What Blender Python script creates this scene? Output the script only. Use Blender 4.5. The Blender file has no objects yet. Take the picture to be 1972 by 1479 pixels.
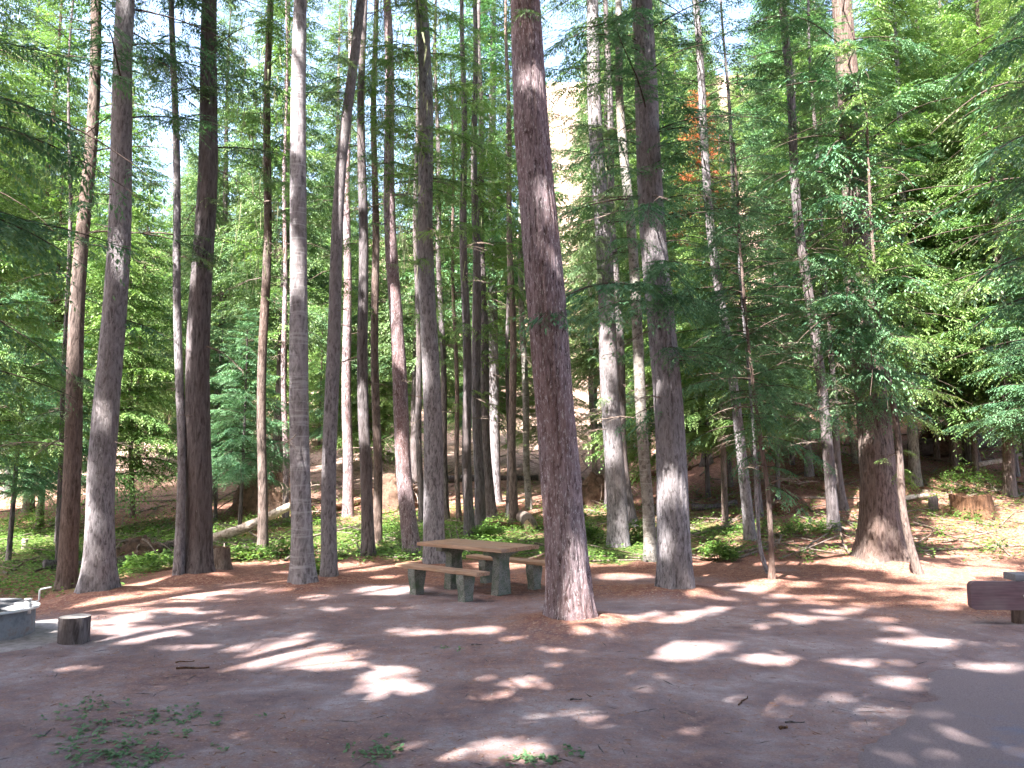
import bpy, math, random
import numpy as np
from mathutils import Vector

R = math.radians
random.seed(7)
rng = np.random.default_rng(11)
scene = bpy.context.scene
COL = scene.collection

# ------------------------------------------------------------------ camera model
IW, IH, F = 1972.0, 1479.0, 1547.0
CAMZ = 2.1
PITCH = math.atan((900 - IH / 2) / F)
CP, SP = math.cos(PITCH), math.sin(PITCH)
SUN_EL, SUN_AZ = R(51), R(213)                      # azimuth clockwise from +Y: behind the camera, to the left
SUN = np.array([math.sin(SUN_AZ) * math.cos(SUN_EL), math.cos(SUN_AZ) * math.cos(SUN_EL), math.sin(SUN_EL)])


def sstep(a, b, v):
    t = np.clip((np.asarray(v, float) - a) / (b - a), 0, 1)
    return t * t * (3 - 2 * t)


# ------------------------------------------------------------------ numpy value noise
def _hash(ix, iy, iz, seed):
    n = (ix.astype(np.int64) * 374761393 + iy.astype(np.int64) * 668265263 + iz.astype(np.int64) * 2147483647 + seed * 1274126177) & 0xFFFFFFFF
    n = ((n ^ (n >> 13)) * 1274126177) & 0xFFFFFFFF
    n = ((n ^ (n >> 16)) * 2246822519) & 0xFFFFFFFF
    return ((n ^ (n >> 15)) & 0xFFFFFF) / float(0xFFFFFF)


def vnoise(x, y, z=0.0, seed=0):
    x, y, z = np.broadcast_arrays(np.asarray(x, float), np.asarray(y, float), np.asarray(z, float))
    x0, y0, z0 = np.floor(x), np.floor(y), np.floor(z)
    fx, fy, fz = x - x0, y - y0, z - z0
    fx, fy, fz = fx * fx * (3 - 2 * fx), fy * fy * (3 - 2 * fy), fz * fz * (3 - 2 * fz)
    out = 0
    for dx in (0, 1):
        for dy in (0, 1):
            for dz in (0, 1):
                w = (fx if dx else 1 - fx) * (fy if dy else 1 - fy) * (fz if dz else 1 - fz)
                out = out + w * _hash(x0 + dx, y0 + dy, z0 + dz, seed)
    return out * 2 - 1


def fbm(x, y, z=0.0, seed=0, octs=3):
    a, s, o = 1.0, 0.0, 0
    for k in range(octs):
        o = o + a * vnoise(np.asarray(x) * 2 ** k, np.asarray(y) * 2 ** k, np.asarray(z) * 2 ** k, seed + k)
        s += a
        a *= 0.5
    return o / s


# ------------------------------------------------------------------ terrain height
def _slope_int(y, a, b, k):
    t = np.clip((y - a) / (b - a), 0, 1)
    inner = (t ** 3 - 0.5 * t ** 4) * (b - a)
    return k * (inner + np.maximum(y - b, 0))


def ground_h(x, y):
    x, y = np.asarray(x, float), np.asarray(y, float)
    ye = y + 0.10 * x
    h = _slope_int(ye, 16, 23, 0.07) + _slope_int(ye, 27, 42, 0.19) + _slope_int(ye, 60, 90, 0.12)
    h = h + sstep(2.5, 11, x) * (_slope_int(y, 14.5, 21, 0.12) + _slope_int(y, 23, 31, 0.10))
    far = sstep(15, 24, y)
    h = h + far * (0.10 * fbm(x * 0.35, y * 0.35, seed=3) + 0.18 * fbm(x * 0.11, y * 0.11, seed=9)) * (1 + sstep(30, 60, y) * 2.5)
    left = sstep(-6.0, -9.5, x) * sstep(9.5, 13.5, y) * (1 - sstep(24, 32, y))
    h = h - 0.28 * left
    near = (0.018 * fbm(x * 0.7, y * 0.7, seed=21) + 0.010 * fbm(x * 2.3, y * 2.3, seed=23, octs=2)) * sstep(1, 4, y)
    return h + near


def ray(px, py):
    a, b = (px - IW / 2) / F, -(py - IH / 2) / F
    return np.array([a, CP - b * SP, SP + b * CP])


T_RAY = np.geomspace(1.0, 400.0, 500)


def ground_at(px, py, zoff=0.0):
    d = ray(px, py)

    def first(t):
        under = CAMZ + d[2] * t <= ground_h(d[0] * t, d[1] * t) + zoff
        k = int(np.argmax(under)) if under.any() else len(t) - 1
        return max(k, 1)
    k = first(T_RAY)
    t = np.linspace(T_RAY[k - 1], T_RAY[k], 60)
    t = t[first(t)]
    return np.array([d[0] * t, d[1] * t, CAMZ + d[2] * t])


def at_depth(px, py, Y):
    d = ray(px, py)
    t = Y / d[1]
    return np.array([d[0] * t, Y, CAMZ + d[2] * t])


def project(P):
    P = np.asarray(P, float)
    dx, dy, dz = P[..., 0], P[..., 1], P[..., 2] - CAMZ
    zc = dy * CP + dz * SP
    yc = -dy * SP + dz * CP
    zs = np.where(zc > 0.05, zc, 0.05)
    return IW / 2 + F * dx / zs, IH / 2 - F * yc / zs, zc


# ------------------------------------------------------------------ sun gaps in the canopy (where the photograph's ground is lit)
SPOTS = [  # px, py, half width px, half height px
    (520, 1247, 75, 15), (575, 1262, 100, 22), (615, 1277, 70, 13), (787, 1217, 52, 8), (920, 1214, 42, 7), (985, 1231, 30, 5),
    (1085, 1254, 48, 8), (1150, 1217, 46, 15), (1195, 1197, 48, 9), (1278, 1189, 52, 10), (1295, 1259, 58, 13), (748, 1300, 55, 16),
    (752, 1322, 65, 18), (970, 1309, 52, 10), (1025, 1323, 42, 8), (950, 1347, 48, 9), (1000, 1384, 52, 11), (1090, 1372, 52, 10),
    (1155, 1392, 42, 15), (845, 1444, 75, 18), (985, 1434, 62, 15), (925, 1466, 60, 10), (1342, 1244, 52, 12), (1400, 1239, 30, 6),
    (1487, 1271, 64, 11), (1637, 1279, 38, 8), (1717, 1279, 34, 8), (1732, 1311, 52, 9), (1467, 1347, 54, 15), (1477, 1379, 42, 9),
    (1362, 1414, 54, 13), (1637, 1334, 42, 7), (1727, 1374, 60, 9), (1682, 1409, 36, 8), (1737, 1214, 32, 6), (1762, 1236, 84, 8),
    (1922, 1289, 54, 8), (1812, 1424, 60, 9), (1762, 1466, 90, 9), (1957, 1454, 24, 14), (205, 1197, 66, 14), (215, 1163, 66, 10),
    (320, 1156, 90, 5), (350, 1143, 74, 4), (310, 1174, 54, 5), (240, 1216, 48, 8), (235, 1236, 38, 6), (330, 1221, 38, 8),
    (372, 1204, 42, 6), (460, 1191, 44, 5), (375, 1246, 90, 6), (130, 1287, 76, 6), (80, 1204, 42, 11), (450, 1127, 28, 3),
    (605, 1151, 34, 6), (645, 1174, 34, 4), (745, 1134, 60, 6), (735, 1111, 30, 3), (690, 1098, 60, 3), (1180, 1085, 40, 5),
    (1195, 1110, 40, 6), (1430, 1122, 60, 4), (1465, 1137, 40, 4), (1560, 1150, 80, 5), (1690, 1130, 60, 7), (1790, 1110, 60, 10),
    (1860, 1160, 60, 5), (1930, 1180, 60, 5), (1800, 1140, 50, 4), (1900, 1100, 50, 6), (1840, 1010, 120, 14), (1640, 1165, 50, 4),
    (1500, 1185, 40, 4), (560, 1218, 40, 4), (690, 1345, 40, 8), (1560, 1440, 30, 6), (1240, 1330, 30, 6), (1250, 1300, 40, 6),
    (900, 965, 60, 20), (1000, 945, 45, 30), (860, 915, 50, 18), (1150, 987, 60, 7), (1265, 962, 40, 8), (1400, 940, 60, 7), (1560, 930, 70, 9),
    (1620, 880, 50, 12), (1650, 950, 36, 9), (1560, 977, 70, 5), (1900, 890, 80, 8), (1440, 862, 90, 12), (1372, 1075, 36, 7), (300, 960, 40, 22),
    (270, 1000, 70, 10), (150, 990, 50, 10), (60, 1040, 50, 8), (330, 1085, 60, 8), (470, 1078, 50, 8), (560, 1075, 60, 6), (650, 1090, 60, 5),
    (720, 1000, 50, 14), (800, 940, 40, 20), (1730, 880, 60, 12), (1800, 960, 70, 8), (1480, 1060, 60, 5), (1600, 1070, 50, 5), (980, 1030, 60, 8),
    (1240, 1065, 40, 8), (1900, 1035, 70, 6), (1560, 1010, 50, 5), (1350, 1010, 60, 6), (1480, 900, 80, 8), (60, 960, 60, 14), (440, 1020, 50, 12),
    (1580, 1300, 26, 5), (1200, 1440, 30, 7), (420, 1345, 30, 4), (270, 1320, 26, 4), (620, 1410, 30, 6),
]
rg = random.Random(23)
for k in range(70):                                   # the small dapples at the right edge of the clearing
    SPOTS.append((rg.uniform(1340, 2000), rg.uniform(1075, 1205), rg.uniform(14, 60), rg.uniform(1.5, 4)))
for k in range(85):                                   # faint scattered dapples on the open dirt
    SPOTS.append((rg.uniform(150, 1950), 1130 + 340 * rg.random() ** 1.3, rg.uniform(8, 26), rg.uniform(2, 5)))
for k in range(150):                                  # the right hand slope
    SPOTS.append((rg.uniform(1330, 2050), 835 + 245 * rg.random(), rg.uniform(20, 75), rg.uniform(2, 7)))
for k in range(110):                                  # the left and the middle behind the clearing
    SPOTS.append((rg.uniform(-60, 1290), rg.uniform(900, 1090), rg.uniform(15, 60), rg.uniform(2, 8)))
for k in range(150):
    SPOTS.append((rg.uniform(-60, 1290), rg.uniform(820, 905), rg.uniform(25, 75), rg.uniform(4, 13)))
for k in range(24):
    SPOTS.append((rg.uniform(200, 780), rg.uniform(1090, 1180), rg.uniform(20, 60), rg.uniform(1.5, 4)))
G = []
for (px, py, rx, ry) in SPOTS:
    rx, ry = rx * 1.25, ry * 1.30
    c = ground_at(px, py)
    a = ground_at(px, py - ry)
    b = ground_at(px, py + ry)
    zc = c[1]
    t = c[2] / SUN[2]
    G.append((c[0] - SUN[0] * t, c[1] - SUN[1] * t, rx * zc / F, max(0.12, abs(a[1] - b[1]) / 2)))
TRUNK_SPOTS = [  # px, py, depth, radius: lit places on trunks
    (190, 1050, 14.2, 0.6), (190, 1000, 14.2, 0.4), (200, 1120, 14.2, 0.5), (396, 430, 16.4, 0.34), (394, 500, 16.4, 0.34), (394, 575, 16.4, 0.28),
    (402, 220, 16.4, 0.2), (578, 110, 14.6, 0.30), (576, 190, 14.6, 0.30), (574, 330, 14.6, 0.12), (824, 380, 16.2, 0.25), (826, 420, 16.2, 0.2),
    (816, 100, 16.2, 0.25), (785, 860, 17.6, 0.3), (780, 900, 17.6, 0.3), (795, 1000, 17.6, 0.3), (705, 960, 17.6, 0.3), (1080, 830, 10.9, 0.10),
    (1078, 790, 10.9, 0.08), (1235, 780, 18, 0.3), (1240, 850, 18, 0.3), (505, 900, 17, 0.2), (507, 760, 17, 0.2), (345, 800, 15.6, 0.2),
    (1180, 900, 19, 0.2), (1735, 960, 16.2, 0.25), (1755, 1060, 16.2, 0.2), (60, 1190, 10.4, 0.2), (383, 830, 16.4, 0.18)] + [(px, py, 14.5, 0.8) for px in (0, 70, 140) for py in (40, 150, 260, 370)]
for (px, py, Y, r) in TRUNK_SPOTS:
    c = at_depth(px, py, Y)
    t = c[2] / SUN[2]
    G.append((c[0] - SUN[0] * t, c[1] - SUN[1] * t, r, r))
GX0, GY0, GC = -45.0, -12.0, 0.04
GMASK = np.zeros((2250, 1900), bool)
for cx, cy, rx, ry in G:
    rx, ry = rx + 0.05, ry + 0.05
    i0, i1 = int((cx - rx - GX0) / GC), int((cx + rx - GX0) / GC) + 2
    j0, j1 = int((cy - ry - GY0) / GC), int((cy + ry - GY0) / GC) + 2
    if i0 < 0 or j0 < 0 or i1 >= 2250 or j1 >= 1900:
        continue
    ii, jj = np.meshgrid(np.arange(i0, i1), np.arange(j0, j1), indexing='ij')
    GMASK[i0:i1, j0:j1] |= ((GX0 + ii * GC - cx) / rx) ** 2 + ((GY0 + jj * GC - cy) / ry) ** 2 < 1


for (px, py, Y, r) in ((1905, 1146, 11.2, 0.75), (1960, 1146, 11.2, 0.8), (1690, 700, 16.5, 0.6), (1680, 850, 16.5, 0.6), (1640, 350, 16.5, 0.6), (1625, 100, 16.5, 0.6),
                       (1165, 560, 19.5, 0.5), (1175, 760, 19.5, 0.5), (1150, 250, 19.5, 0.5), (1270, 560, 13.5, 0.5), (1285, 820, 13.5, 0.5), (1240, 200, 13.5, 0.5),
                       (1233, 650, 17.5, .45), (1216, 450, 17.5, .45), (1380, 520, 18, .5), (1405, 700, 18, .5), (1350, 250, 18, .5), (1243, 900, 17.5, .4), (1430, 880, 18, .4), (1865, 850, 21, .6), (1850, 760, 21, .6), (150, 700, 14.5, 0.4), (160, 440, 14.5, 0.4), (1740, 900, 16.2, .4), (900, 1050, 13.5, 0.6)):
    c = at_depth(px, py, Y)
    t = c[2] / SUN[2]
    cx, cy = c[0] - SUN[0] * t, c[1] - SUN[1] * t
    i0, j0, k = int((cx - GX0) / GC), int((cy - GY0) / GC), int(r / GC)
    ii, jj = np.meshgrid(np.arange(-k, k + 1), np.arange(-k, k + 1), indexing='ij')
    if i0 - k >= 0 and j0 - k >= 0 and i0 + k + 1 < 2250 and j0 + k + 1 < 1900:
        GMASK[i0 - k:i0 + k + 1, j0 - k:j0 + k + 1] &= ~(ii ** 2 + jj ** 2 < k * k)


def sun_gap(P):
    """True for points of P (n,3, world) that stand in one of the sun shafts."""
    t = P[:, 2] / SUN[2]
    gx, gy = P[:, 0] - SUN[0] * t, P[:, 1] - SUN[1] * t
    gx = gx + 0.17 * vnoise(P[:, 0] * 1.7, P[:, 1] * 1.7, P[:, 2] * 1.7, seed=5)
    gy = gy + 0.17 * vnoise(P[:, 0] * 1.7, P[:, 1] * 1.7, P[:, 2] * 1.7, seed=6)
    i = np.clip(((gx - GX0) / GC).astype(int), 0, 2249)
    j = np.clip(((gy - GY0) / GC).astype(int), 0, 1899)
    return GMASK[i, j] & (vnoise(P[:, 0] * 2.6, P[:, 1] * 2.6, P[:, 2] * 2.6, seed=8) > -0.80)


# ------------------------------------------------------------------ object helpers
def mesh_from(name, V, faces, mats, parent=None, smooth=True, mat_idx=None, attrs=None, kind=None):
    """faces: a list of arrays (n,3) / (n,4)."""
    me = bpy.data.meshes.new(name)
    V = np.asarray(V, np.float32)
    groups = [np.asarray(f, np.int32) for f in faces if len(f)]
    nl = sum(g.size for g in groups)
    npoly = sum(len(g) for g in groups)
    me.vertices.add(len(V))
    me.vertices.foreach_set('co', V.ravel())
    me.loops.add(nl)
    me.loops.foreach_set('vertex_index', np.concatenate([g.ravel() for g in groups]))
    me.polygons.add(npoly)
    sizes = np.concatenate([np.full(len(g), g.shape[1], np.int32) for g in groups])
    starts = np.concatenate([[0], np.cumsum(sizes)[:-1]]).astype(np.int32)
    me.polygons.foreach_set('loop_start', starts)
    if mat_idx is not None:
        me.polygons.foreach_set('material_index', np.asarray(mat_idx, np.int32))
    me.polygons.foreach_set('use_smooth', np.full(npoly, smooth, bool))
    for k, a in (attrs or {}).items():
        at = me.attributes.new(k, 'FLOAT', 'POINT')
        at.data.foreach_set('value', np.asarray(a, np.float32))
    for m in (mats if isinstance(mats, (list, tuple)) else [mats]):
        me.materials.append(m)
    me.update(calc_edges=True)
    me.validate()
    o = bpy.data.objects.new(name, me)
    COL.objects.link(o)
    if parent is not None:
        o.parent = parent
    if kind:
        o['kind'] = kind
    return o


def empty(name, loc, label, cat, group=None, rz=0.0):
    o = bpy.data.objects.new(name, None)
    COL.objects.link(o)
    o.empty_display_size = 0.2
    o.location = [float(v) for v in loc]
    o.rotation_euler = (0, 0, rz)
    return tag(o, label, cat, group)


def tag(o, label, cat, group=None):
    o['label'] = label
    o['category'] = cat
    if group:
        o['group'] = group
    return o


class MB:
    """collects boxes, tubes and free pieces into one mesh"""

    def __init__(self):
        self.V, self.Q, self.T, self.n = [], [], [], 0

    def add(self, V, Q=(), T=()):
        V = np.asarray(V, float).reshape(-1, 3)
        if len(Q):
            self.Q.append(np.asarray(Q) + self.n)
        if len(T):
            self.T.append(np.asarray(T) + self.n)
        self.V.append(V)
        self.n += len(V)

    def tube(self, pts, radii, seg=8, cap=True, wob=0.0, seed=0, squash=None):
        pts = np.asarray(pts, float)
        radii = np.broadcast_to(np.asarray(radii, float), (len(pts),))
        d = np.gradient(pts, axis=0)
        d /= np.linalg.norm(d, axis=1)[:, None] + 1e-9
        ref = np.array([0, 0, 1.0]) if abs(d[0][2]) < 0.9 else np.array([1.0, 0, 0])
        rings = []
        for i in range(len(pts)):
            a = np.cross(ref, d[i])
            a /= np.linalg.norm(a) + 1e-9
            b = np.cross(d[i], a)
            th = np.linspace(0, 2 * math.pi, seg, endpoint=False)
            rr = radii[i] * np.ones(seg)
            if wob:
                rr = rr * (1 + wob * vnoise(np.cos(th) * 1.7 + seed, np.sin(th) * 1.7, i * 0.45, seed=seed))
            rings.append(pts[i] + rr[:, None] * (np.cos(th)[:, None] * a + np.sin(th)[:, None] * b))
        V = np.concatenate(rings)
        Q, T = [], []
        for i in range(len(pts) - 1):
            for j in range(seg):
                k = (j + 1) % seg
                Q.append((i * seg + j, i * seg + k, (i + 1) * seg + k, (i + 1) * seg + j))
        if cap:
            V = np.concatenate([V, [pts[0]], [pts[-1]]])
            c0, c1 = len(V) - 2, len(V) - 1
            e = (len(pts) - 1) * seg
            for j in range(seg):
                k = (j + 1) % seg
                T.append((c0, k, j))
                T.append((c1, e + j, e + k))
        self.add(V, Q, T)

    def prism(self, prof, y0, y1, bevel=0.0):
        """profile (x,z) counter-clockwise, extruded along y"""
        p = np.asarray(prof, float)
        n = len(p)
        V = np.concatenate([np.c_[p[:, 0], np.full(n, y0), p[:, 1]], np.c_[p[:, 0], np.full(n, y1), p[:, 1]]])
        c = p.mean(0)
        V = np.concatenate([V, [[c[0], y0, c[1]]], [[c[0], y1, c[1]]]])
        Q = [(i, (i + 1) % n, n + (i + 1) % n, n + i) for i in range(n)]
        T = [(2 * n, (i + 1) % n, i) for i in range(n)] + [(2 * n + 1, n + i, n + (i + 1) % n) for i in range(n)]
        self.add(V, Q, T)

    def box(self, c, s, rz=0.0, jitter=0.0, sub=(1, 1, 1), ch=0.01):
        """a box with chamfered long edges: an octagonal prism along its longest side x"""
        hx, hy, hz = [v / 2 for v in s]
        nx = max(2, sub[0] + 1)
        prof = [(-hy + ch, -hz), (hy - ch, -hz), (hy, -hz + ch), (hy, hz - ch), (hy - ch, hz), (-hy + ch, hz), (-hy, hz - ch), (-hy, -hz + ch)]
        xs = np.linspace(-hx, hx, nx)
        V = np.array([(x, p[0], p[1]) for x in xs for p in prof])
        if jitter:
            V[:, 1:] += jitter * np.c_[fbm(V[:, 0] * 3, V[:, 1] * 9, V[:, 2] * 9, seed=31), fbm(V[:, 0] * 3, V[:, 1] * 9, V[:, 2] * 9, seed=37)]
        Q, T = [], []
        for i in range(nx - 1):
            for j in range(8):
                k = (j + 1) % 8
                Q.append((i * 8 + j, (i + 1) * 8 + j, (i + 1) * 8 + k, i * 8 + k))
        V = np.concatenate([V, [[-hx, 0, 0], [hx, 0, 0]]])
        c0, c1, e = len(V) - 2, len(V) - 1, (nx - 1) * 8
        for j in range(8):
            k = (j + 1) % 8
            T.append((c0, j, k))
            T.append((c1, e + k, e + j))
        ca, sa = math.cos(rz), math.sin(rz)
        X = V[:, 0] * ca - V[:, 1] * sa + c[0]
        Y = V[:, 0] * sa + V[:, 1] * ca + c[1]
        self.add(np.c_[X, Y, V[:, 2] + c[2]], Q, T)

    def build(self, name, mat, parent=None, smooth=False, kind=None, attrs=None):
        Q = [np.concatenate(self.Q)] if self.Q else []
        T = [np.concatenate(self.T)] if self.T else []
        return mesh_from(name, np.concatenate(self.V), Q + T, mat, parent, smooth, None, attrs, kind)


# ------------------------------------------------------------------ materials
class NT:
    def __init__(self, name):
        self.m = bpy.data.materials.new(name)
        self.m.use_nodes = True
        self.t = self.m.node_tree
        self.t.nodes.clear()
        self.out = self.t.nodes.new('ShaderNodeOutputMaterial')

    def n(self, typ, **kw):
        nd = self.t.nodes.new(typ)
        for k, v in kw.items():
            if k.startswith('i_'):
                nd.inputs[k[2:].replace('_', ' ')].default_value = v
            else:
                setattr(nd, k, v)
        return nd

    def l(self, a, b):
        self.t.links.new(a, b)

    def coord(self, scale=(1, 1, 1), out='Object', offset=False):
        tc = self.n('ShaderNodeTexCoord')
        if offset:                                   # every tree gets its own stretch of the bark pattern
            oi = self.n('ShaderNodeObjectInfo')
            ad = self.n('ShaderNodeVectorMath', operation='MULTIPLY_ADD')
            self.l(oi.outputs['Location'], ad.inputs[0])
            ad.inputs[1].default_value = (1.7, 1.3, 3.1)
            self.l(tc.outputs[out], ad.inputs[2])
            mp = self.n('ShaderNodeMapping')
            mp.inputs['Scale'].default_value = scale
            self.l(ad.outputs[0], mp.inputs['Vector'])
            return mp.outputs['Vector']
        mp = self.n('ShaderNodeMapping')
        mp.inputs['Scale'].default_value = scale
        self.l(tc.outputs[out], mp.inputs['Vector'])
        return mp.outputs['Vector']

    def noise(self, vec, scale=1.0, detail=4.0, rough=0.6, dist=0.0):
        nd = self.n('ShaderNodeTexNoise')
        nd.inputs['Scale'].default_value = scale
        nd.inputs['Detail'].default_value = detail
        nd.inputs['Roughness'].default_value = rough
        nd.inputs['Distortion'].default_value = dist
        self.l(vec, nd.inputs['Vector'])
        return nd.outputs['Fac']

    def ramp(self, fac, stops):
        nd = self.n('ShaderNodeValToRGB')
        cr = nd.color_ramp
        while len(cr.elements) < len(stops):
            cr.elements.new(0.5)
        for e, (p, c) in zip(cr.elements, stops):
            e.position = p
            e.color = (*c, 1) if len(c) == 3 else c
        self.l(fac, nd.inputs['Fac'])
        return nd.outputs['Color']

    def mix(self, fac, a, b, mode='MIX'):
        nd = self.n('ShaderNodeMix', data_type='RGBA', blend_type=mode)
        for s, v in ((nd.inputs[0], fac), (nd.inputs[6], a), (nd.inputs[7], b)):
            if isinstance(v, (int, float)):
                s.default_value = v
            elif isinstance(v, tuple):
                s.default_value = (*v, 1)
            else:
                self.l(v, s)
        return nd.outputs[2]

    def math(self, op, a, b=0.0, clamp=False):
        nd = self.n('ShaderNodeMath', operation=op, use_clamp=clamp)
        for s, v in ((nd.inputs[0], a), (nd.inputs[1], b)):
            if isinstance(v, (int, float)):
                s.default_value = v
            else:
                self.l(v, s)
        return nd.outputs[0]

    def attr(self, name):
        return self.n('ShaderNodeAttribute', attribute_name=name).outputs['Fac']

    def rnd(self):
        return self.n('ShaderNodeObjectInfo').outputs['Random']

    def bump(self, h, strength=0.5, dist=0.02):
        nd = self.n('ShaderNodeBump')
        nd.inputs['Strength'].default_value = strength
        nd.inputs['Distance'].default_value = dist
        self.l(h, nd.inputs['Height'])
        return nd.outputs['Normal']

    def bsdf(self, col, rough=0.85, normal=None, spec=0.3, metal=0.0):
        nd = self.n('ShaderNodeBsdfPrincipled')
        if isinstance(col, tuple):
            nd.inputs['Base Color'].default_value = (*col, 1)
        else:
            self.l(col, nd.inputs['Base Color'])
        nd.inputs['Roughness'].default_value = rough
        nd.inputs['Specular IOR Level'].default_value = spec
        nd.inputs['Metallic'].default_value = metal
        if normal is not None:
            self.l(normal, nd.inputs['Normal'])
        self.l(nd.outputs[0], self.out.inputs['Surface'])
        return nd


def bark_material(name, plate, fissure, flake, warm, zs=2.6, xs=17.0, flake_amt=0.62, bands=False, bump=0.7):
    m = NT(name)
    v = m.coord((xs, xs, zs), offset=True)
    n1 = m.noise(v, 1.0, 7, 0.68, 0.6)
    n2 = m.noise(m.coord((1.3, 1.3, 0.5), offset=True), 1.0, 3, 0.5)
    n3 = m.noise(m.coord((xs * 2.2, xs * 2.2, zs * 2.6), offset=True), 1.0, 5, 0.7, 0.3)
    base = m.ramp(n1, [(0.36, fissure), (0.47, plate), (0.60, tuple(min(1, c * 1.7) for c in plate)), (0.75, plate)])
    base = m.mix(m.ramp(n2, [(0.38, (0, 0, 0)), (0.66, (1, 1, 1))]), base, m.mix(0.55, base, warm))
    base = m.mix(m.ramp(n3, [(flake_amt, (0, 0, 0)), (flake_amt + 0.045, (1, 1, 1))]), base, flake)
    h = n1
    if bands:
        nb = m.noise(m.coord((1.2, 1.2, 14.0), offset=True), 1.0, 5, 0.7, 0.4)
        base = m.mix(m.ramp(nb, [(0.54, (0, 0, 0)), (0.62, (1, 1, 1))]), base, m.mix(0.55, base, flake))
        h = m.math('ADD', n1, m.math('MULTIPLY', nb, 0.5))
    h = m.math('ADD', h, m.math('MULTIPLY', n3, 0.35))
    m.bsdf(base, 0.92, m.bump(h, bump, 0.06), 0.15)
    return m.m


M = {}
M['bark_red'] = bark_material('red brown plated bark', (0.198, 0.156, 0.172), (0.036, 0.025, 0.028), (0.50, 0.455, 0.475), (0.205, 0.105, 0.088), zs=5.0, xs=26, flake_amt=0.565, bump=1.0)
M['bark_grey'] = bark_material('grey bark', (0.178, 0.165, 0.178), (0.062, 0.054, 0.058), (0.40, 0.39, 0.39), (0.155, 0.128, 0.124), zs=7.0, xs=24, flake_amt=0.63)
M['bark_banded'] = bark_material('grey banded bark', (0.205, 0.190, 0.205), (0.085, 0.074, 0.080), (0.38, 0.37, 0.38), (0.165, 0.14, 0.14), zs=5.0, xs=14, flake_amt=0.66, bands=True, bump=0.5)
M['bark_brown'] = bark_material('brown bark', (0.118, 0.092, 0.084), (0.036, 0.027, 0.025), (0.22, 0.19, 0.17), (0.125, 0.076, 0.060), zs=5.0, xs=22, flake_amt=0.64)
M['bark_dark'] = bark_material('dark bark', (0.106, 0.094, 0.100), (0.032, 0.027, 0.028), (0.24, 0.225, 0.225), (0.105, 0.078, 0.072), zs=3.5, xs=20, flake_amt=0.66)
M['bark_pale'] = bark_material('pale mottled bark', (0.174, 0.162, 0.150), (0.063, 0.053, 0.048), (0.290, 0.281, 0.261), (0.124, 0.099, 0.081), zs=7.0, xs=9, flake_amt=0.58, bands=True, bump=0.5)
M['dead_wood'] = bark_material('dead wood', (0.150, 0.123, 0.108), (0.060, 0.045, 0.037), (0.252, 0.228, 0.204), (0.132, 0.078, 0.054), zs=8, xs=30, flake_amt=0.68, bump=0.4)
M['white_log'] = bark_material('weathered log', (0.340, 0.297, 0.264), (0.136, 0.106, 0.085), (0.476, 0.451, 0.425), (0.255, 0.170, 0.119), zs=8, xs=8, flake_amt=0.66, bump=0.4)
M['rotten'] = bark_material('rotten red wood', (0.105, 0.056, 0.034), (0.030, 0.018, 0.013), (0.18, 0.115, 0.070), (0.07, 0.034, 0.020), zs=3, xs=24, flake_amt=0.68, bump=0.8)


def needle_material(name, dark, mid, tip, trans=0.29):
    m = NT(name)
    var = m.attr('var')
    n = m.noise(m.coord((0.9, 0.9, 0.9)), 1.0, 3, 0.6)
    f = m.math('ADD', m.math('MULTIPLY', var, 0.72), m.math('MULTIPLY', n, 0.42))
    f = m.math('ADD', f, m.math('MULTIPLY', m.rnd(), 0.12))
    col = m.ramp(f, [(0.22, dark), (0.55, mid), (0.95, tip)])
    nd = m.n('ShaderNodeBsdfPrincipled')
    m.l(col, nd.inputs['Base Color'])
    nd.inputs['Roughness'].default_value = 0.55
    nd.inputs['Specular IOR Level'].default_value = 0.35
    tr = m.n('ShaderNodeBsdfTranslucent')
    tc = m.mix(1.0, col, (1.12, 1.22, 0.60), 'MULTIPLY')
    m.l(tc, tr.inputs['Color'])
    ms = m.n('ShaderNodeMixShader')
    ms.inputs[0].default_value = trans
    m.l(nd.outputs[0], ms.inputs[1])
    m.l(tr.outputs[0], ms.inputs[2])
    m.l(ms.outputs[0], m.out.inputs['Surface'])
    return m.m


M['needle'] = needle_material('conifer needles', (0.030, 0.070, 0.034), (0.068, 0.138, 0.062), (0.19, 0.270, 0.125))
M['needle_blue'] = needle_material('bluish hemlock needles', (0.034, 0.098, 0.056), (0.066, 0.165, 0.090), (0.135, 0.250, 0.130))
M['needle_pale_lit'] = needle_material('light green and sunlit needles', (0.045, 0.105, 0.032), (0.095, 0.190, 0.056), (0.210, 0.300, 0.110), 0.36)  # paler needles; on the middle trees the sunlight is put into this colour
M['needle_red_lit'] = needle_material('red sunlit needles', (0.20, 0.055, 0.035), (0.34, 0.095, 0.06), (0.45, 0.17, 0.10), 0.4)  # takes the colour of the red sunlit patch between the crowns
M['herb'] = needle_material('ground cover leaves', (0.050, 0.105, 0.028), (0.095, 0.185, 0.045), (0.18, 0.28, 0.07), 0.4)
M['weed'] = needle_material('weed leaves', (0.055, 0.125, 0.060), (0.095, 0.185, 0.090), (0.15, 0.25, 0.12), 0.35)


def lichen_material():
    m = NT('hanging lichen')
    col = m.ramp(m.noise(m.coord((3, 3, 3)), 1, 3), [(0.3, (0.20, 0.22, 0.12)), (0.7, (0.36, 0.37, 0.24))])
    nd = m.n('ShaderNodeBsdfDiffuse')
    m.l(col, nd.inputs['Color'])
    tr = m.n('ShaderNodeBsdfTranslucent')
    m.l(col, tr.inputs['Color'])
    ms = m.n('ShaderNodeMixShader')
    ms.inputs[0].default_value = 0.4
    m.l(nd.outputs[0], ms.inputs[1])
    m.l(tr.outputs[0], ms.inputs[2])
    m.l(ms.outputs[0], m.out.inputs['Surface'])
    return m.m


M['lichen'] = lichen_material()


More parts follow.
